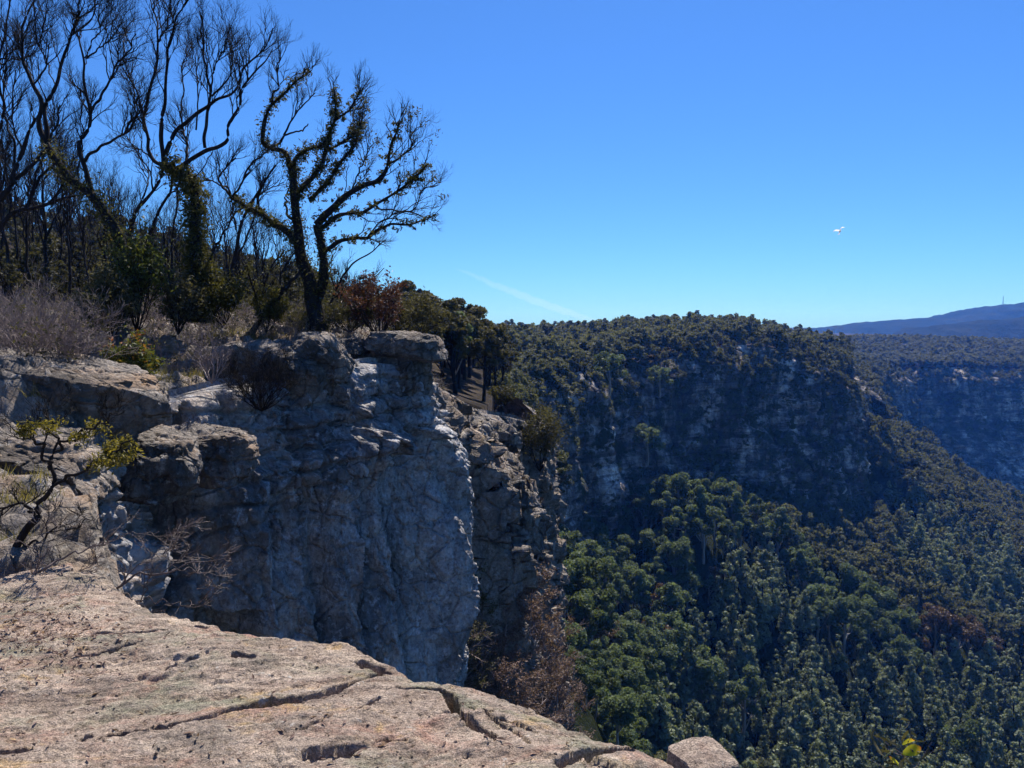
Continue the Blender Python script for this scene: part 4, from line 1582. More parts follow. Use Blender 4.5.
# ---- forest on top of the plateaus and clinging to the cliffs
def plateau_sites(x0, x1, y0, y1, step, seed, pxr, setback=2.0):
    g = np.random.default_rng(seed)
    X, Y = np.meshgrid(np.arange(x0, x1, step), np.arange(y0, y1, step), indexing='ij')
    X = X.ravel() + g.uniform(-0.45, 0.45, X.size) * step
    Y = Y.ravel() + g.uniform(-0.45, 0.45, Y.size) * step
    ins = inside(X, Y, _poly)
    d, _ = seg_dist(X, Y, RIM)
    k = ins & (d > setback)
    X, Y = X[k], Y[k]
    Z = plateau_fn(X, Y)
    px, _ = proj(np.stack([X, Y, Z], 1))
    k = (px > pxr[0]) & (px < pxr[1])
    return np.stack([X, Y, Z], 1)[k]


fs = plateau_sites(-90, 210, 200, 470, 5.6, 601, (430, 930))
places += [(int(g.integers(0, 3)), *p, g.uniform(0, 6.28), *(lambda s: (s, s * g.uniform(0.7, 0.95)))(g.uniform(0.6, 1.1))) for p in fs]
fs3 = plateau_sites(-20, 210, 150, 470, 3.6, 605, (480, 930), 0.0)
dq, _ = seg_dist(fs3[:, 0], fs3[:, 1], RIM)
fs3 = fs3[dq < 14]
places += [(int(g.integers(0, 3)), p[0], p[1], p[2] - 1.0, g.uniform(0, 6.28), *(lambda s: (s, s * g.uniform(0.7, 0.95)))(g.uniform(0.4, 0.8))) for p in fs3]
fs4 = plateau_sites(200, 900, 640, 760, 5.5, 606, (850, 1250), 0.0)
places += [(int(g.integers(0, 3)), *p, g.uniform(0, 6.28), *(lambda s: (s, s * 0.7))(g.uniform(0.7, 1.2))) for p in fs4]
fs2 = plateau_sites(180, 1100, 690, 1000, 9.0, 602, (850, 1250))
places += [(int(g.integers(0, 3)), *p, g.uniform(0, 6.28), *(lambda s: (s, s * 0.7))(g.uniform(0.9, 1.5))) for p in fs2]


def on_face(V, Nn, n, seed, hmax, sc, mask_scale, thr, yr):
    """bushes and small trees rooted on the broken face of a cliff"""
    g = np.random.default_rng(seed)
    m = fbm(V / mask_scale, 4, 0.55, seed)
    k = np.where((m > thr) & (V[:, 1] > yr[0]) & (V[:, 1] < yr[1]) & (V[:, 2] > hmax))[0]
    k = g.choice(k, min(n, len(k)), replace=False)
    return [(int(g.integers(0, 3)), V[i, 0] - Nn[i, 0] * 1.0, V[i, 1] - Nn[i, 1] * 1.0, V[i, 2] - 3.0 * sc, g.uniform(0, 6.28),
             *(lambda s: (s, s * g.uniform(0.6, 1.0)))(sc * g.uniform(0.5, 1.2))) for i in k]


def lip(V, nv, nmax):
    return V[(np.arange(len(V)) % nv) < nmax]


places += on_face(lip(CF_V, 191, 34), lip(CF_N, 191, 34), 900, 615, -75, 0.42, 22, -0.9, (100, 460))
places += on_face(lip(CR_V, 151, 26), lip(CR_N, 151, 26), 700, 616, -140, 0.8, 40, -0.9, (380, 760))
places += on_face(CF_V, CF_N, 1500, 610, -75, 0.60, 22, -0.02, (120, 420))
places += on_face(CF_V, CF_N, 500, 612, -75, 0.45, 22, -0.4, (120, 420))
places += on_face(CR_V, CR_N, 900, 611, -140, 1.0, 40, 0.0, (420, 760))
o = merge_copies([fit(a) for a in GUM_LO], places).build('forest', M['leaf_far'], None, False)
tag(o, 'gum forest covering the far plateau, its cliffs and slopes', 'forest', None, 'stuff')
print('forest places', len(places))

# ------------------------------------------------------------------ gums on our own plateau, beyond the buttress
g = np.random.default_rng(88)
fs = plateau_sites(-70, 10, 58, 190, 4.6, 603, (392, 560), 0.6)
fs = fs[np.argsort(fs[:, 1])]
px, py = proj(fs + np.array([0, 0, 4.0]))
near_gums = []
scrub_leaf_protos = []  # same gum shapes with darker scrub leaves and burnt bark
for n, p in enumerate(fs):
    if px[n] < 385 or n > 80 or (px[n] > 492 and p[1] < 100):
        continue
    near_gums.append(p)
    lab = 'dark trunked gum tree at the rim just beyond the rubble topped buttress' if p[1] < 95 else 'gum tree on the plateau edge between the buttress and the far cliff'
    sc = g.uniform(0.44, 0.68)
    if len(scrub_leaf_protos) < 3:
        r = proto('gum_tree', GUM_ARR[len(scrub_leaf_protos)], 'leaf_scrub', lab, 'tree', 'gum trees beyond the buttress', 'burnt_bark')
        r.location = [float(c) for c in p]
        r.scale = (sc * 1.1, sc * 1.1, sc)
        scrub_leaf_protos.append(r)
    else:
        dup(scrub_leaf_protos[int(g.integers(0, 3))], p, g.uniform(0, 6.28), (sc * 1.1, sc * 1.1, sc), lab, 'gum trees beyond the buttress')

# a few single gums that stand out against the far cliff
for pxx, pyy, d, sc, lab in [(648, 462, 233, 1.25, 'large pale green gum clinging to the far cliff, above the rounded spur'), (610, 392, 214, 1.2, 'broad olive gum on the shoulder of the far cliff, highest of the cliff trees'),
                             (660, 395, 246, 1.0, 'olive gum in the cleft of the far cliff beside the broad shoulder gum'), (455, 395, 66, 0.62, 'small pale leaved gum leaning out past the jutting cap rock')]:
    dup(gum_protos[1 if pxx > 500 else 2], W(pxx, pyy, d), 1.0, (sc, sc, sc * 0.9), lab, None)

# burnt scrub forest on the hill behind the bare trees
hs_ = plateau_sites(-240, -8, 52, 170, 4.4, 604, (-420, 440), 3.0)
g = np.random.default_rng(89)
hs_ = np.vstack([hs_, plateau_sites(-60, -6, 36, 62, 2.6, 607, (-110, 350), 6.0)])
pl = [(int(g.integers(0, 3)), *p, g.uniform(0, 6.28), *(lambda q: (q, q * g.uniform(0.8, 1.1)))(g.uniform(0.35, 0.62) * float(np.clip(p[1] / 75, 0.42, 1)))) for p in hs_]
SCRUB_ARR = [gum_arrays(580 + i, 11, 3.6, 620, 0.24, 9) for i in range(3)]
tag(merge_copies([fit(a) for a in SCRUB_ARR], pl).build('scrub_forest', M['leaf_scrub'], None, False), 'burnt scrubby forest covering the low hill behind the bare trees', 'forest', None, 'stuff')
bt = Builder()
for p in hs_:
    k = 5
    h = g.uniform(3.5, 7) * float(np.clip(p[1] / 75, 0.5, 1))
    P = np.array([[p[0], p[1], p[2] - 0.5]]) + np.stack([np.linspace(0, g.normal() * 0.9, k), np.linspace(0, g.normal() * 0.9, k), np.linspace(0, h, k)], 1)
    R = np.linspace(0.10, 0.02, k)
    bt.add(*tubes(P[None], R[None], 4))
    a, ra = spawn(P[None], R[None], 8, h * 0.4, 0.035, g, 0.35, (0.3, 0.7), 0.4, 4)
    bt.add(*tubes(a, ra, 3))
    b_, rb = spawn(a, ra, 4, h * 0.18, 0.018, g, 0.3, (0.3, 0.7), 0.4, 3)
    bt.add(*tubes(b_, rb, 3))
tag(bt.build('burnt_forest', M['burnt_bark']), 'burnt bare trunks massed on the low hill behind the tall gums', 'forest', None, 'stuff')


# ------------------------------------------------------------------ bushes and scrub
def twig_bush(name, px, py, d, w, h, label, cat, seed, mat='twig', leaf=None, stems=16, dens=(7, 5, 3), thick=1.0, group=None, lean=(0, 0), z=None):
    g = np.random.default_rng(seed)
    o = W(px, py, d)
    if z is not None:
        o[2] = z
    root = empty(name, o, label, cat, group)
    k = 8
    a = g.uniform(0, 6.283, stems)
    rr = w * 0.5 * np.sqrt(g.uniform(0.05, 1, stems))
    top = h * (1 - 0.45 * (rr / (w * 0.5)) ** 2) * g.uniform(0.7, 1.0, stems)
    s = np.linspace(0, 1, k)
    P = np.zeros((stems, k, 3))
    P[..., 0] = (rr * np.cos(a))[:, None] * s ** 0.8 + lean[0] * s + g.normal(size=(stems, k)) * 0.03 * w * s
    P[..., 1] = (rr * np.sin(a))[:, None] * s ** 0.8 + lean[1] * s + g.normal(size=(stems, k)) * 0.03 * w * s
    P[..., 2] = top[:, None] * s ** 1.1 - 0.08
    R = (0.016 * thick * (1 - 0.7 * s))[None] * g.uniform(0.7, 1.3, stems)[:, None]
    b = Builder()
    q1, r1 = spawn(P, R, dens[0], h * 0.35, 0.009 * thick, g, 0.2, (0.3, 0.9), 0.2, 5)
    q2, r2 = spawn(q1, r1, dens[1], h * 0.16, 0.005 * thick, g, 0.2, (0.3, 0.9), 0.2, 4)
    q3, r3 = spawn(q2, r2, dens[2], h * 0.07, 0.0032 * thick, g, 0.2, (0.3, 0.9), 0.2, 3)
    for q, r, sd in ((P, R, 5), (q1, r1, 4), (q2, r2, 3), (q3, r3, 3)):
        b.add(*tubes(q, r, sd))
    b.build('stems', M[mat], root)
    if leaf:
        lb = Builder()
        for m_, n, size, rad in leaf:
            src = q2[g.choice(len(q2), min(len(q2), max(6, n // 6)), replace=False)]
            C = along(src, g, n, rad)
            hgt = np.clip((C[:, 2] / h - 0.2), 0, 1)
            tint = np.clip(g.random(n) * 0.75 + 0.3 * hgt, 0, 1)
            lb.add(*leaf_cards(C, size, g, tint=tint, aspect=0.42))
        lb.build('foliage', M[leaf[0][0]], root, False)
    return root


twig_bush('dry_bush', 40, 402, 13.6, 2.3, 2.1, 'large dry pinkish brown bush at the left edge above the tan boulder', 'bush', 701, 'twig', [('leaf_scrub', 900, 0.035, 0.05)], 26, (9, 6, 3), 1.0)
twig_bush('dry_bush', -30, 400, 14.5, 2.4, 2.0, 'dry brown bush cut by the left edge behind the large pinkish one', 'bush', 702, 'twig', None, 20, (8, 5, 3), 1.0)
twig_bush('dead_bush', 262, 408, 20.2, 2.5, 1.75, 'dead grey bush of fine dark twigs in front of the domed boulder', 'bush', 703, 'burnt_bark', None, 26, (8, 6, 3), 1.0)
twig_bush('dead_bush', 212, 380, 18.6, 1.1, 1.2, 'small dead bush with pale twigs left of the domed boulder', 'bush', 704, 'twig', None, 9, (6, 4, 3), 1.2)
twig_bush('leafy_bush', 132, 394, 15.4, 0.85, 1.15, 'bright green bush with red tipped leaves at the end of the tan boulder', 'bush', 705, 'burnt_bark', [('leaf_green', 2600, 0.05, 0.06)], 14, (6, 4, 2), 1.0)
twig_bush('leafy_bush', 137, 330, 23.0, 1.3, 3.0, 'tall green bush climbing round the foot of the high forked gum', 'bush', 706, 'burnt_bark', [('leaf_green', 3400, 0.06, 0.09)], 18, (7, 4, 2), 1.0)
twig_bush('leafy_bush', 112, 338, 22.0, 1.5, 1.9, 'dark green low bush left of the tall climbing bush', 'bush', 707, 'burnt_bark', [('leaf_scrub', 4200, 0.06, 0.09)], 16, (6, 4, 2), 1.0)
twig_bush('leafy_bush', 178, 332, 24.0, 1.3, 1.7, 'dark leafy bush under the shaggy trunk', 'bush', 708, 'burnt_bark', [('leaf_scrub', 2600, 0.06, 0.09)], 16, (6, 4, 2), 1.0)
twig_bush('leafy_bush', 222, 325, 25.4, 1.2, 1.9, 'green bush right of the shaggy trunk', 'bush', 709, 'burnt_bark', [('leaf_epi', 3000, 0.065, 0.10)], 14, (6, 4, 2), 1.0)
twig_bush('leafy_bush', 266, 330, 26.4, 1.5, 1.4, 'olive bush around the black leaning stump', 'bush', 710, 'burnt_bark', [('leaf_epi', 2400, 0.06, 0.09)], 14, (6, 4, 2), 1.0)
twig_bush('leafy_bush', 350, 330, 28.0, 2.0, 1.3, 'low dark scrub bush between the leafy gum and the rusty tree', 'bush', 711, 'burnt_bark', [('leaf_scrub', 3000, 0.06, 0.09)], 16, (7, 4, 2), 1.0)
twig_bush('leafy_bush', 300, 330, 27.6, 1.6, 0.9, 'low brown scrub at the foot of the leafy gum', 'bush', 712, 'burnt_bark', [('leaf_scrub', 1200, 0.055, 0.08)], 14, (7, 4, 2), 1.0)
twig_bush('small_tree', 380, 336, 27.6, 2.0, 2.3, 'small tree with rusty red brown leaves beside the jutting cap rock', 'tree', 713, 'burnt_bark', [('leaf_rust', 3600, 0.06, 0.08)], 12, (6, 4, 3), 1.6)
twig_bush('leafy_bush', 420, 335, 31.5, 2.2, 1.5, 'dark bush peeping over the back of the jutting cap rock', 'bush', 719, 'burnt_bark', [('leaf_scrub', 2400, 0.07, 0.1)], 12, (6, 4, 3), 1.2)
twig_bush('small_tree', 540, 470, 47.5, 1.9, 4.2, 'brownish wispy tree at the outer corner of the rubble topped buttress', 'tree', 714, 'burnt_bark', [('leaf_scrub', 3000, 0.09, 0.14)], 12, (7, 4, 3), 1.8)
twig_bush('small_bush', 452, 500, 40.0, 0.7, 1.0, 'tiny yellow green bush in the notch of the buttress', 'bush', 715, 'burnt_bark', [('leaf_green', 500, 0.07, 0.06)], 8, (5, 3, 2), 1.2)
twig_bush('small_bush', 478, 470, 41.0, 1.8, 1.5, 'pale brown dead bush on the sunlit rubble slope', 'bush', 716, 'twig', [('leaf_dry', 900, 0.06, 0.08)], 14, (7, 4, 3), 1.4)
twig_bush('small_bush', 505, 405, 46.0, 1.6, 1.5, 'dark bush on the top edge of the rubble slope', 'bush', 717, 'burnt_bark', [('leaf_scrub', 900, 0.08, 0.08)], 12, (6, 4, 3), 1.4)

# loose undergrowth on the cliff top
g = np.random.default_rng(720)
ub, lb = Builder(), Builder()
X = g.uniform(-24, -2, 1500)
Y = g.uniform(21, 46, 1500)
pxu, _ = proj(np.stack([X, Y, 0 * X - 1], 1))
d, _ = seg_dist(X, Y, RIM)
ok = inside(X, Y, _poly) & (d > 1.2) & (pxu > -60) & (pxu < 440) & ((Y > 25.5) | (pxu < 235))
X, Y = X[ok], Y[ok]
Z = np.where(Y < 32, bank_fn(X[:, None], Y[:, None])[:, 0], plateau_fn(X[:, None], Y[:, None])[:, 0])
n = len(X)
k = 5
s_ = np.linspace(0, 1, k)[None, :, None]
base = np.repeat(np.stack([X, Y, Z], 1), 7, 0)
D = unit(g.normal(size=(len(base), 3)) * np.array([1, 1, 0.3]) + np.array([0, 0, 1.1]))
H = g.uniform(0.25, 1.15, n).repeat(7)[:, None, None]
P = base[:, None, :] + D[:, None, :] * H * s_ + g.normal(size=(len(base), k, 3)) * 0.05 * s_
R = np.full((len(base), k), 0.008) * np.linspace(1, 0.4, k)
ub.add(*tubes(P, R, 3))
a, ra = spawn(P, R, 5, 0.35, 0.005, g, 0.25, (0.3, 0.9), 0.2, 4)
ub.add(*tubes(a, ra, 3))
tag(ub.build('dead_brush', M['twig']), 'tangle of dead sticks and burnt brush on the cliff top', 'brush', None, 'stuff')
C = along(a[g.choice(len(a), len(a) // 3, replace=False)], g, 26000, 0.06)
lb.add(*leaf_cards(C, 0.05, g, aspect=0.35))
tag(lb.build('undergrowth', M['leaf_scrub'], None, False), 'low leafy undergrowth between the burnt trunks', 'undergrowth', None, 'stuff')

# dry grass tufts
g = np.random.default_rng(730)
gb = Builder()
spots = []
for cx, cy, cd, n, rad in [(205, 322, 24.6, 120, 1.0), (235, 326, 25.2, 80, 0.8), (150, 345, 20.0, 40, 0.8), (80, 560, 8.6, 60, 0.45), (330, 330, 27, 60, 1.0), (90, 430, 13.2, 40, 0.7), (60, 520, 9.6, 70, 0.5)]:
    c = W(cx, cy, cd)
    spots.append(np.stack([c[0] + g.normal(size=n) * rad, c[1] + g.normal(size=n) * rad], 1))
spots = np.concatenate(spots)
dd, _ = seg_dist(spots[:, 0], spots[:, 1], RIM)
spots = spots[inside(spots[:, 0], spots[:, 1], _poly) & (dd > 0.6)]
Z = bank_fn(spots[:, 0][:, None], spots[:, 1][:, None])[:, 0]
base = np.repeat(np.column_stack([spots, Z - 0.02]), 24, 0) + g.normal(size=(len(spots) * 24, 3)) * np.array([0.07, 0.07, 0])
hh = g.uniform(0.12, 0.42, len(base))[:, None] * np.clip(base[:, 1:2] / 18, 0.4, 1)
D = unit(g.normal(size=(len(base), 3)) * 0.45 + np.array([0, 0, 1]))
side = unit(np.cross(D, g.normal(size=(len(base), 3)))) * 0.007
V = np.stack([base - side, base + side, base + D * hh], 1).reshape(-1, 3)
gb.add(V, np.arange(len(V)).reshape(-1, 3), np.repeat(g.random(len(base)), 3))
tag(gb.build('grass', M['grass'], None, False), 'tufts of dry grass between the rocks and trunks', 'grass', None, 'stuff')

# ------------------------------------------------------------------ leaning shrub and dead branches at the left end of the ledge
LS = [
    ([(-14, 612), (2, 568), (18, 548), (34, 522), (46, 496), (50, 470), (54, 452)], 6.5, 2.4, 0),
    ([(44, 500), (62, 480), (84, 470), (104, 458), (120, 450), (132, 440)], 2.6, 0.9, 1),
    ([(50, 470), (44, 450), (30, 438), (14, 430)], 2.6, 1.0, 1),
    ([(54, 452), (66, 440), (84, 430), (100, 424), (124, 412)], 2.2, 0.7, 1),
    ([(54, 452), (56, 436), (48, 420), (40, 405)], 1.8, 0.7, 1),
    ([(36, 520), (20, 505), (4, 510), (-12, 520)], 2.2, 0.8, 1),
    ([(18, 548), (40, 540), (66, 528), (90, 520)], 1.8, 0.7, 1),
]
lean = traced_tree(7.2, (-14, 612), LS, 'crooked shrub leaning right with yellow green red tipped leaves at the ledge', 731, 1, (7, 5, 3), (0.26, 0.14, 0.08),
                   name='leaning_shrub', group=None, depth=0.5, up=0.15, thin=0.75,
                   leaf=[('tip', 1700, 0.030, 0.020, None, 'leaf_tuft')], tips=[(20, 426), (60, 420), (142, 425), (142, 462), (90, 468), (40, 462)])
lean['category'] = 'shrub'
LT = [
    ([(-10, 620), (15, 611), (55, 597), (109, 586), (140, 578), (171, 571), (200, 562), (226, 558)], 3.2, 0.6, 1),
    ([(109, 586), (124, 596), (150, 600), (190, 605)], 1.0, 0.4, 1),
    ([(-10, 600), (20, 580), (40, 568), (70, 556), (98, 546), (110, 534)], 2.4, 0.6, 1),
    ([(140, 578), (150, 566), (164, 556), (172, 548)], 0.8, 0.4, 1),
    ([(171, 571), (190, 572), (212, 580)], 0.7, 0.4, 1),
    ([(40, 568), (36, 550), (46, 534), (60, 526)], 1.2, 0.5, 1),
    ([(20, 580), (40, 590), (56, 612), (70, 640)], 1.6, 0.5, 1),
    ([(5, 606), (2, 630), (14, 650), (40, 664)], 1.8, 0.5, 1),
    ([(98, 546), (109, 534), (140, 535), (175, 537)], 0.8, 0.3, 1),
    ([(55, 597), (60, 580), (74, 570), (86, 572)], 1.0, 0.4, 1),
]
dead = traced_tree(6.2, (-10, 620), LT, 'tangle of dead bare branches reaching right over the drop beside the crooked shrub', 732, 1, (7, 5, 2), (0.30, 0.15, 0.07),
                   name='dead_branch', group=None, depth=0.5, up=0.05, thin=0.75)
dead['category'] = 'branch'
for c in dead.children:
    c.name = 'branch'
    c.data.materials[0] = mat_bark('dark_twig', (0.045, 0.033, 0.03), (0.16, 0.12, 0.11), 4.0, 0.6, 0.3)


# leaf litter, sticks and grit lying on the left end of the ledge
g = np.random.default_rng(770)
ledge = bpy.data.objects['rock_ledge']
co = np.empty(len(ledge.data.vertices) * 3, np.float32)
ledge.data.vertices.foreach_get('co', co)
co = co.reshape(-1, 3)
lx = np.round((co[:, 0] + 8.5) / 0.010).astype(int).max() + 1
ny_ = len(co) // lx


def ledge_z(x, y):
    i = np.clip(((x + 8.5) / 0.010).astype(int), 0, lx - 1)
    j = np.clip(((y - 1.9) / 0.010).astype(int), 0, ny_ - 1)
    return co[i * ny_ + j, 2]


pts = np.array([ray_slab(g.normal(45, 45), g.normal(632, 22)) for _ in range(700)] + [ray_slab(g.uniform(0, 620), g.uniform(640, 766)) for _ in range(160)])
dq, _ = seg_dist(pts[:, 0], pts[:, 1], EDGE)
ok = inside(pts[:, 0], pts[:, 1], _slab_poly) & (dq > 0.12) & (pts[:, 1] < 7.2) & (pts[:, 1] > 2.2)
pts = pts[ok]
pts[:, 2] = ledge_z(pts[:, 0], pts[:, 1]) + 0.006
lb = Builder()
lb.add(*leaf_cards(pts, 0.022, g, np.tile([0, 0, 1.0], (len(pts), 1)), 0.35, g.random(len(pts)), True, 0.3))
tag(lb.build('leaf_litter', M['leaf_dry'], None, False), 'dry brown leaf litter scattered on the left end of the ledge', 'leaf litter', None, 'stuff')
gp = np.array([ray_slab(g.uniform(-10, 640), g.uniform(600, 766)) for _ in range(260)])
dq, _ = seg_dist(gp[:, 0], gp[:, 1], EDGE)
gp = gp[inside(gp[:, 0], gp[:, 1], _slab_poly) & (dq > 0.10) & (gp[:, 1] < 7.2) & (gp[:, 1] > 2.2)]
gp[:, 2] = ledge_z(gp[:, 0], gp[:, 1]) + 0.002
hb = Builder()
HV2, HF2 = cube_sphere(4)
HV2 = unit(HV2)
for p in gp:
    r = 0.003 + 0.008 * g.random() ** 3
    hb.add(p + HV2 * r * g.uniform(0.6, 1.4, 3) * (1 + 0.25 * g.normal(size=(len(HV2), 1))), HF2)
tag(hb.build('gravel', M['slab']), 'loose grit and stone chips on the ledge', 'gravel', None, 'stuff')


# ------------------------------------------------------------------ scorched brown trees in the gully below
def dead_arrays(seed, h, rad, n, size):
    g = np.random.default_rng(seed)
    tb = Builder()
    k = 8
    P = np.stack([np.linspace(0, g.normal() * 0.3, k), np.linspace(0, g.normal() * 0.3, k), np.linspace(-1.5, h, k)], 1)[None]
    R = np.linspace(0.13, 0.025, k)[None]
    tb.add(*tubes(P, R, 6))
    a, ra = spawn(P, R, 34, rad * 1.25, 0.045, g, 0.18, (0.7, 1.2), 0.25, 6, 0.07)
    b, rb = spawn(a, ra, 6, rad * 0.45, 0.018, g, 0.25, (0.4, 0.9), 0.2, 5)
    c, rc = spawn(b, rb, 4, rad * 0.2, 0.009, g, 0.25, (0.4, 0.9), 0.2, 3)
    for q, r, s in ((a, ra, 5), (b, rb, 4), (c, rc, 3)):
        tb.add(*tubes(q, r, s))
    C = along(b[g.choice(len(b), int(len(b) * 0.7), replace=False)], g, n, 0.10)
    return leaf_cards(C, size, g, tint=g.random(n), aspect=0.4), tb


DA = [dead_arrays(740 + i, (7.5, 6.5, 8.5)[i], (1.9, 2.1, 1.8)[i], 5200, 0.065) for i in range(3)]
for i, (px_, top, d, k, mat, lab) in enumerate([
        (522, 592, 35.0, 2, 'leaf_dry', 'tall scorched tree with dry mauve brown leaves against the buttress foot'),
        (496, 622, 33.5, 0, 'leaf_dry', 'scorched brown tree in the middle of the gully, left of the tallest one'),
        (540, 640, 36.5, 1, 'leaf_dry', 'scorched brown tree at the right side of the gully beside the green gums'),
        (468, 645, 31.5, 1, 'leaf_dry', 'scorched brown tree close under the shaded cliff wall'),
        (515, 668, 32.0, 0, 'leaf_dry', 'scorched brown tree lowest in the gully just above the ledge'),
        (550, 690, 35.0, 2, 'leaf_dry', 'scorched brown tree half hidden behind the slope of the ledge'),
        (446, 662, 30.0, 1, 'leaf_scrub', 'grey green scrubby tree against the foot of the cliff wall'),
        (472, 590, 33.5, 1, 'leaf_green', 'small tree with orange and green new leaves above the scorched trees')]):
    p = W(px_, top, d)
    h = (7.5, 6.5, 8.5)[k]
    zb = float(valley_fn(np.array([[p[0]]]), np.array([[p[1]]]))[0, 0])
    sc = 1.0
    r = proto('scorched_tree' if mat == 'leaf_dry' else 'small_tree', DA[k], mat, lab, 'tree', 'scorched trees in the gully', 'twig')
    sz = max(0.6, (p[2] - zb) / h)
    if mat == 'leaf_green':
        sc, sz = 0.6, sz
    r.location = (p[0], p[1], zb)
    r.scale = (sc, sc, sz)
    r.rotation_euler = (0, 0, i * 1.3)
    print('dead tree scale', round(sz, 2), 'ground', round(zb, 1))

# ------------------------------------------------------------------ far ranges, mast
def ridge(d, prof, width, zb, seed):
    q = np.array(prof, float)
    xs = np.linspace(Xof(q[0, 0], d), Xof(q[-1, 0], d), 220)
    zt = np.interp(xs, [Xof(p, d) for p in q[:, 0]], [Zof(p, d) for p in q[:, 1]])
    ys = d + np.linspace(-1.0, 1.6, 90) * width

    def fn(X, Y):
        P = np.stack([X.ravel() / 260, Y.ravel() / 260, 0 * X.ravel()], 1)
        n = ridged(P, 5, 0.5, seed).reshape(X.shape)
        f = fbm(P * 9, 3, 0.6, seed + 3).reshape(X.shape)
        t = np.abs(Y - d) / width
        sec = np.where(Y < d, smooth(1.0, 0.0, t) ** 0.8, smooth(1.6, 0.0, t))
        return zb + (np.interp(X, xs, zt) - zb) * sec + n * 26 * smooth(0.05, 0.4, t) * sec + f * 5
    return heightfield('hills', xs, ys, fn, M['far_hill'])


ridge(2500, [(600, 345), (760, 332), (820, 328), (870, 322), (900, 320), (940, 317), (970, 309), (1003, 305), (1024, 303), (1100, 301), (1250, 306)], 600, -200, 801)
ridge(1700, [(800, 352), (850, 348), (880, 345), (905, 335), (930, 328), (960, 324), (990, 320), (1024, 318), (1120, 312), (1300, 318)], 360, -180, 811)

mb = Builder()
H = 30.0
for a in (0.3, 2.4, 4.5):
    P = np.array([[[2.2 * math.cos(a), 2.2 * math.sin(a), -6], [1.2 * math.cos(a), 1.2 * math.sin(a), H * 0.5], [0.3 * math.cos(a), 0.3 * math.sin(a), H]]])
    mb.add(*tubes(P, np.array([[0.3, 0.25, 0.2]]), 4))
for i in range(14):
    z0, z1 = i * H / 14, (i + 1) * H / 14
    for a, b_ in ((0.3, 2.4), (2.4, 4.5), (4.5, 0.3)):
        r0, r1 = 2.1 - 1.9 * z0 / H, 2.1 - 1.9 * z1 / H
        mb.add(*tubes(np.array([[[r0 * math.cos(a), r0 * math.sin(a), z0], [r1 * math.cos(b_), r1 * math.sin(b_), z1]]]), np.array([[0.22, 0.22]]), 3))
mast = mb.build('radio_mast', mat_plain('mast_steel', (0.25, 0.25, 0.26)))
mp = W(1003, 305, 2500)
mast.location = (mp[0], mp[1], mp[2])
tag(mast, 'thin steel lattice mast on top of the farthest blue ridge', 'mast')


# ------------------------------------------------------------------ sprig of yellow leaves past the ledge tip, white bird
def leaf_blade(tip, base, width, nrm, bend=0.15):
    tip, base, nrm = np.asarray(tip, float), np.asarray(base, float), unit(np.asarray(nrm, float))
    ax = tip - base
    L = np.linalg.norm(ax)
    sd = unit(np.cross(ax, nrm))
    n = 11
    V, Fc, T = [], [], []
    for i in range(n):
        t = i / (n - 1)
        w = width * math.sin(math.pi * min(1, t * 0.97 + 0.02)) ** 0.75 * (1.1 - 0.25 * t)
        c = base + ax * t + nrm * bend * L * math.sin(math.pi * t)
        for sgn, up in ((-1, 0.18), (0, 0), (1, 0.18)):
            V.append(c + sd * sgn * w + nrm * up * w)
            T.append(t)
    for i in range(n - 1):
        for q in (0, 1):
            Fc.append((i * 3 + q, i * 3 + q + 1, i * 3 + q + 4, i * 3 + q + 3))
    return np.array(V), np.array(Fc), np.array(T)


m, nt, out = new_mat('yellow_leaf')
b = NB(nt)
col = b.ramp(b.math('ADD', b.attr('tint'), b.math('MULTIPLY', b.math('SUBTRACT', b.noise(40, 3), 0.5), 0.5)), [(0.0, (0.42, 0.46, 0.04)), (0.6, (0.72, 0.58, 0.04)), (0.85, (0.78, 0.34, 0.04)), (1.0, (0.55, 0.12, 0.04))])
d1 = nt.nodes.new('ShaderNodeBsdfDiffuse')
t1 = nt.nodes.new('ShaderNodeBsdfTranslucent')
b.link(col, d1.inputs[0])
b.link(col, t1.inputs[0])
mx = nt.nodes.new('ShaderNodeMixShader')
mx.inputs[0].default_value = 0.6
b.link(d1.outputs[0], mx.inputs[1])
b.link(t1.outputs[0], mx.inputs[2])
b.link(mx.outputs[0], out.inputs[0])
M['yellow_leaf'] = m

D0 = 3.0
so = W(903, 830, D0)
spr = empty('sprig', so, 'sprig of backlit yellow and orange leaves past the tip of the ledge', 'plant')
sb = Builder()


def rel(px, py, dd=0.0):
    return W(px, py, D0 + dd) - so


sb.add(*tubes(spline([rel(896, 900, -0.1), rel(903, 830), rel(901, 772), rel(903, 757), rel(902, 745), rel(899, 727)], 12)[None], np.linspace(0.004, 0.0010, 12)[None], 5))
sb.add(*tubes(spline([rel(902, 770), rel(915, 768, 0.03), rel(923, 756, 0.04), rel(932, 742, 0.05)], 8)[None], np.linspace(0.0018, 0.0008, 8)[None], 4))
sb.add(*tubes(spline([rel(902, 772), rel(898, 766, -0.02), rel(893, 760, -0.03)], 6)[None], np.linspace(0.0018, 0.0008, 6)[None], 4))
sb.build('stem', M['twig'], spr)
for (tx, ty), (bx, by), w, nr in [((921, 747), (902, 754), 0.021, (0.2, -0.75, 0.6)), ((916, 740), (902, 745), 0.009, (0.1, -0.3, 0.9)), ((889, 756), (900, 767), 0.010, (-0.6, -0.5, 0.5))]:
    lv = Builder()
    V, Fc, T = leaf_blade(rel(tx, ty, 0.02), rel(bx, by), w, nr)
    lv.add(V, Fc, T)
    lv.build('leaf', M['yellow_leaf'], spr)
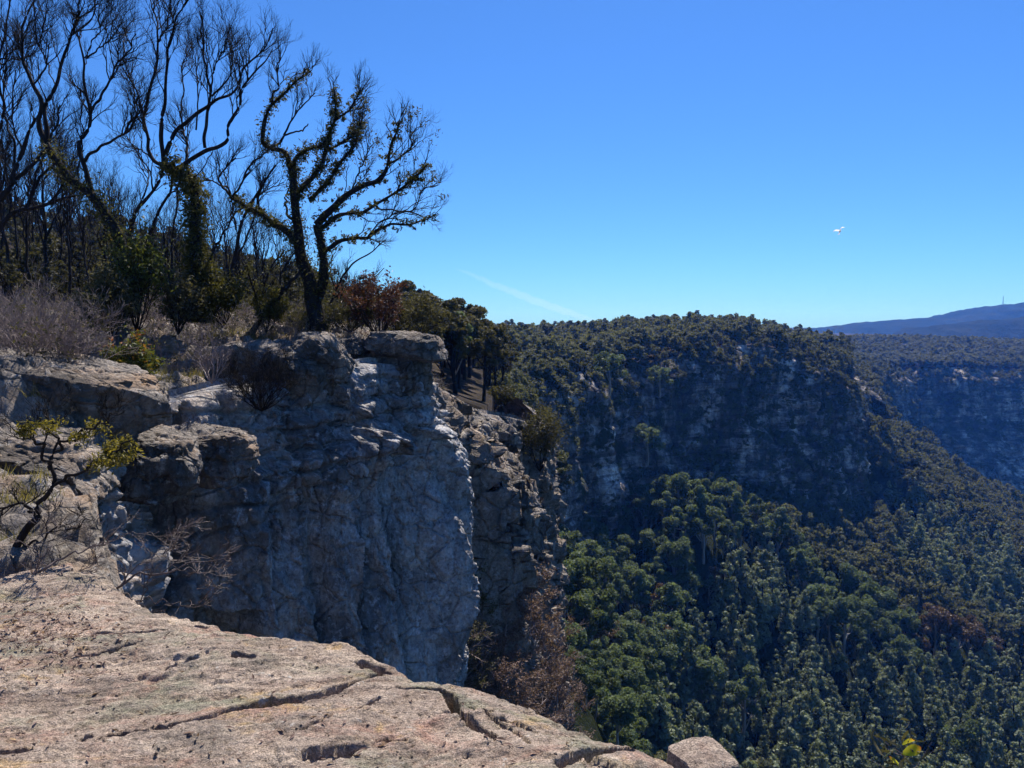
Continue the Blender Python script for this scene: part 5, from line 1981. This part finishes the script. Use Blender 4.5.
for (tx, ty), (bx, by), w in [((884, 768), (900, 775), 0.010), ((925, 775), (904, 772), 0.012), ((908, 730), (901, 741), 0.007), ((888, 742), (900, 750), 0.007)]:
    lv = Builder()
    V, Fc, T = leaf_blade(rel(tx, ty, -0.03), rel(bx, by), w, (0.1, -0.5, 0.7))
    lv.add(V, Fc, T * 0 + 0.3)
    lv.build('leaf', M['leaf_scrub'], spr)

g = np.random.default_rng(760)
tw_, lf_ = Builder(), Builder()
for q in range(16):
    a0 = rel(902 + g.uniform(-3, 3), g.uniform(745, 830), g.uniform(-0.05, 0.05))
    e0 = a0 + np.array([g.uniform(-0.16, 0.16), g.uniform(-0.1, 0.1), g.uniform(0.02, 0.16)])
    P = spline([a0, (a0 + e0) / 2 + g.normal(size=3) * 0.012, e0], 7)
    tw_.add(*tubes(P[None], np.linspace(0.0012, 0.0005, 7)[None], 4))
    for w_ in range(7):
        b0 = P[g.integers(2, 7)]
        V, Fc, T = leaf_blade(b0 + g.normal(size=3) * 0.028 + np.array([0, 0, 0.012]), b0, 0.0055, g.normal(size=3))
        lf_.add(V, Fc, T * 0 + g.random())
tw_.build('stem', M['twig'], spr)
lf_.build('foliage', M['leaf_scrub'], spr)

m, nt, out = new_mat('white_feathers')
b = NB(nt)
d1 = nt.nodes.new('ShaderNodeBsdfDiffuse')
d1.inputs[0].default_value = (0.85, 0.85, 0.84, 1)
t1 = nt.nodes.new('ShaderNodeBsdfTranslucent')
t1.inputs[0].default_value = (0.85, 0.85, 0.84, 1)
mx = nt.nodes.new('ShaderNodeMixShader')
mx.inputs[0].default_value = 0.75
b.link(d1.outputs[0], mx.inputs[1])
b.link(t1.outputs[0], mx.inputs[2])
b.link(mx.outputs[0], out.inputs[0])
M['feather'] = m
# bird: body, head, tail and two raised wings
bb = Builder()
bp = W(840, 231, 62)
body = spline([(-0.26, 0, -0.03), (-0.12, 0, -0.02), (0.02, 0, 0.0), (0.14, 0, 0.02), (0.21, 0, 0.03), (0.26, 0, 0.02)], 14)
rad = np.interp(np.linspace(0, 1, 14), [0, 0.2, 0.45, 0.7, 0.8, 0.92, 1], [0.02, 0.06, 0.085, 0.06, 0.05, 0.045, 0.01])
bb.add(*tubes(body[None], rad[None], 10))
bird = bb.build('bird', M['feather'])
bird.location = bp
bird.scale = (0.9, 0.9, 0.9)
from mathutils import Matrix
bird.rotation_euler = (Matrix.Rotation(-0.5, 3, 'Y') @ Matrix.Rotation(-0.5, 3, 'X') @ Matrix.Rotation(math.radians(-75), 3, 'Z')).to_euler()
tag(bird, 'small white bird gliding in the open blue sky', 'bird')


def wing(sgn):
    w = Builder()
    n = 9
    V, Fc = [], []
    for i in range(n):
        t = i / (n - 1)
        y = sgn * 0.62 * t
        z = 0.05 + 0.30 * math.sin(t * 1.9) - 0.16 * t * t
        ch = 0.20 * (1 - 0.2 * t) * (1 - t ** 4) + 0.012
        for q in (0, 1, 2):
            V.append((0.10 - 0.10 * t * t - ch * q / 2, y, z - 0.012 * q + (0.012 if q == 1 else 0)))
        for q in (2, 1, 0):
            V.append((0.10 - 0.10 * t * t - ch * q / 2, y, z - 0.012 * q - (0.012 if q == 1 else 0.004)))
    for i in range(n - 1):
        for q in range(6):
            Fc.append((i * 6 + q, i * 6 + (q + 1) % 6, i * 6 + 6 + (q + 1) % 6, i * 6 + 6 + q))
    w.add(np.array(V), np.array(Fc))
    return w.build('wing', bird.data.materials[0], bird)


wing(1)
wing(-1)
tb = Builder()
tb.add(np.array([(-0.22, -0.03, -0.02), (-0.22, 0.03, -0.02), (-0.44, 0.09, -0.05), (-0.44, -0.09, -0.05), (-0.22, -0.03, -0.035), (-0.22, 0.03, -0.035), (-0.44, 0.09, -0.058), (-0.44, -0.09, -0.058)]),
       np.array([(0, 1, 2, 3), (4, 7, 6, 5), (0, 4, 5, 1), (1, 5, 6, 2), (2, 6, 7, 3), (3, 7, 4, 0)]))
tb.build('tail', bird.data.materials[0], bird)

# ------------------------------------------------------------------ the blue air of the valley
x0, x1, y0, y1, z0, z1 = -7300, 7300, -400, 7700, -232, 130
hv = np.array([(x, y, z) for x in (x0, x1) for y in (y0, y1) for z in (z0, z1)], float)
hf = np.array([(0, 1, 3, 2), (4, 6, 7, 5), (0, 4, 5, 1), (2, 3, 7, 6), (0, 2, 6, 4), (1, 5, 7, 3)])
m, nt, out = new_mat('air')
pv = nt.nodes.new('ShaderNodeVolumePrincipled')
pv.inputs['Color'].default_value = HAZE_COLOR
pv.inputs['Density'].default_value = HAZE_DENSITY
pv.inputs['Anisotropy'].default_value = 0.3
pv.inputs['Absorption Color'].default_value = (1, 1, 1, 1)
nt.links.new(pv.outputs[0], out.inputs['Volume'])
hz = make_mesh('haze', hv, hf, m, None, None, False)
tag(hz, 'thin blue haze filling the valley and softening the far ridges', 'haze', None, 'stuff')

# thin streak of high cloud, far beyond the valley air
k = 40
P = spline([W(455, 268, 9500), W(500, 287, 9600), (W(550, 306, 9700)), W(606, 325, 9800)], k)
P += np.random.default_rng(9).normal(size=(k, 3)) * np.array([0, 0, 6.0])
R = 62 * np.sin(np.linspace(0.06, math.pi - 0.06, k)) ** 0.6 * np.linspace(0.7, 1.0, k)
V, Fc = tubes(P[None], R[None], 12)
caps = np.array([P[0], P[-1]])
n0 = len(V)
V = np.vstack([V, caps])
c0 = [(n0, (i + 1) % 12, i) for i in range(12)]
c1 = [(n0 + 1, n0 - 12 + i, n0 - 12 + (i + 1) % 12) for i in range(12)]
m, nt, out = new_mat('thin_cloud')
vs = nt.nodes.new('ShaderNodeVolumeScatter')
vs.inputs['Color'].default_value = (1, 1, 1, 1)
vs.inputs['Density'].default_value = 0.0012
vs.inputs['Anisotropy'].default_value = 0.4
nt.links.new(vs.outputs[0], out.inputs['Volume'])
cl = make_mesh('cloud', V, [Fc, np.array(c0 + c1)], m)
tag(cl, 'faint pale streak of thin cloud slanting down behind the plateau trees', 'cloud', None, 'stuff')
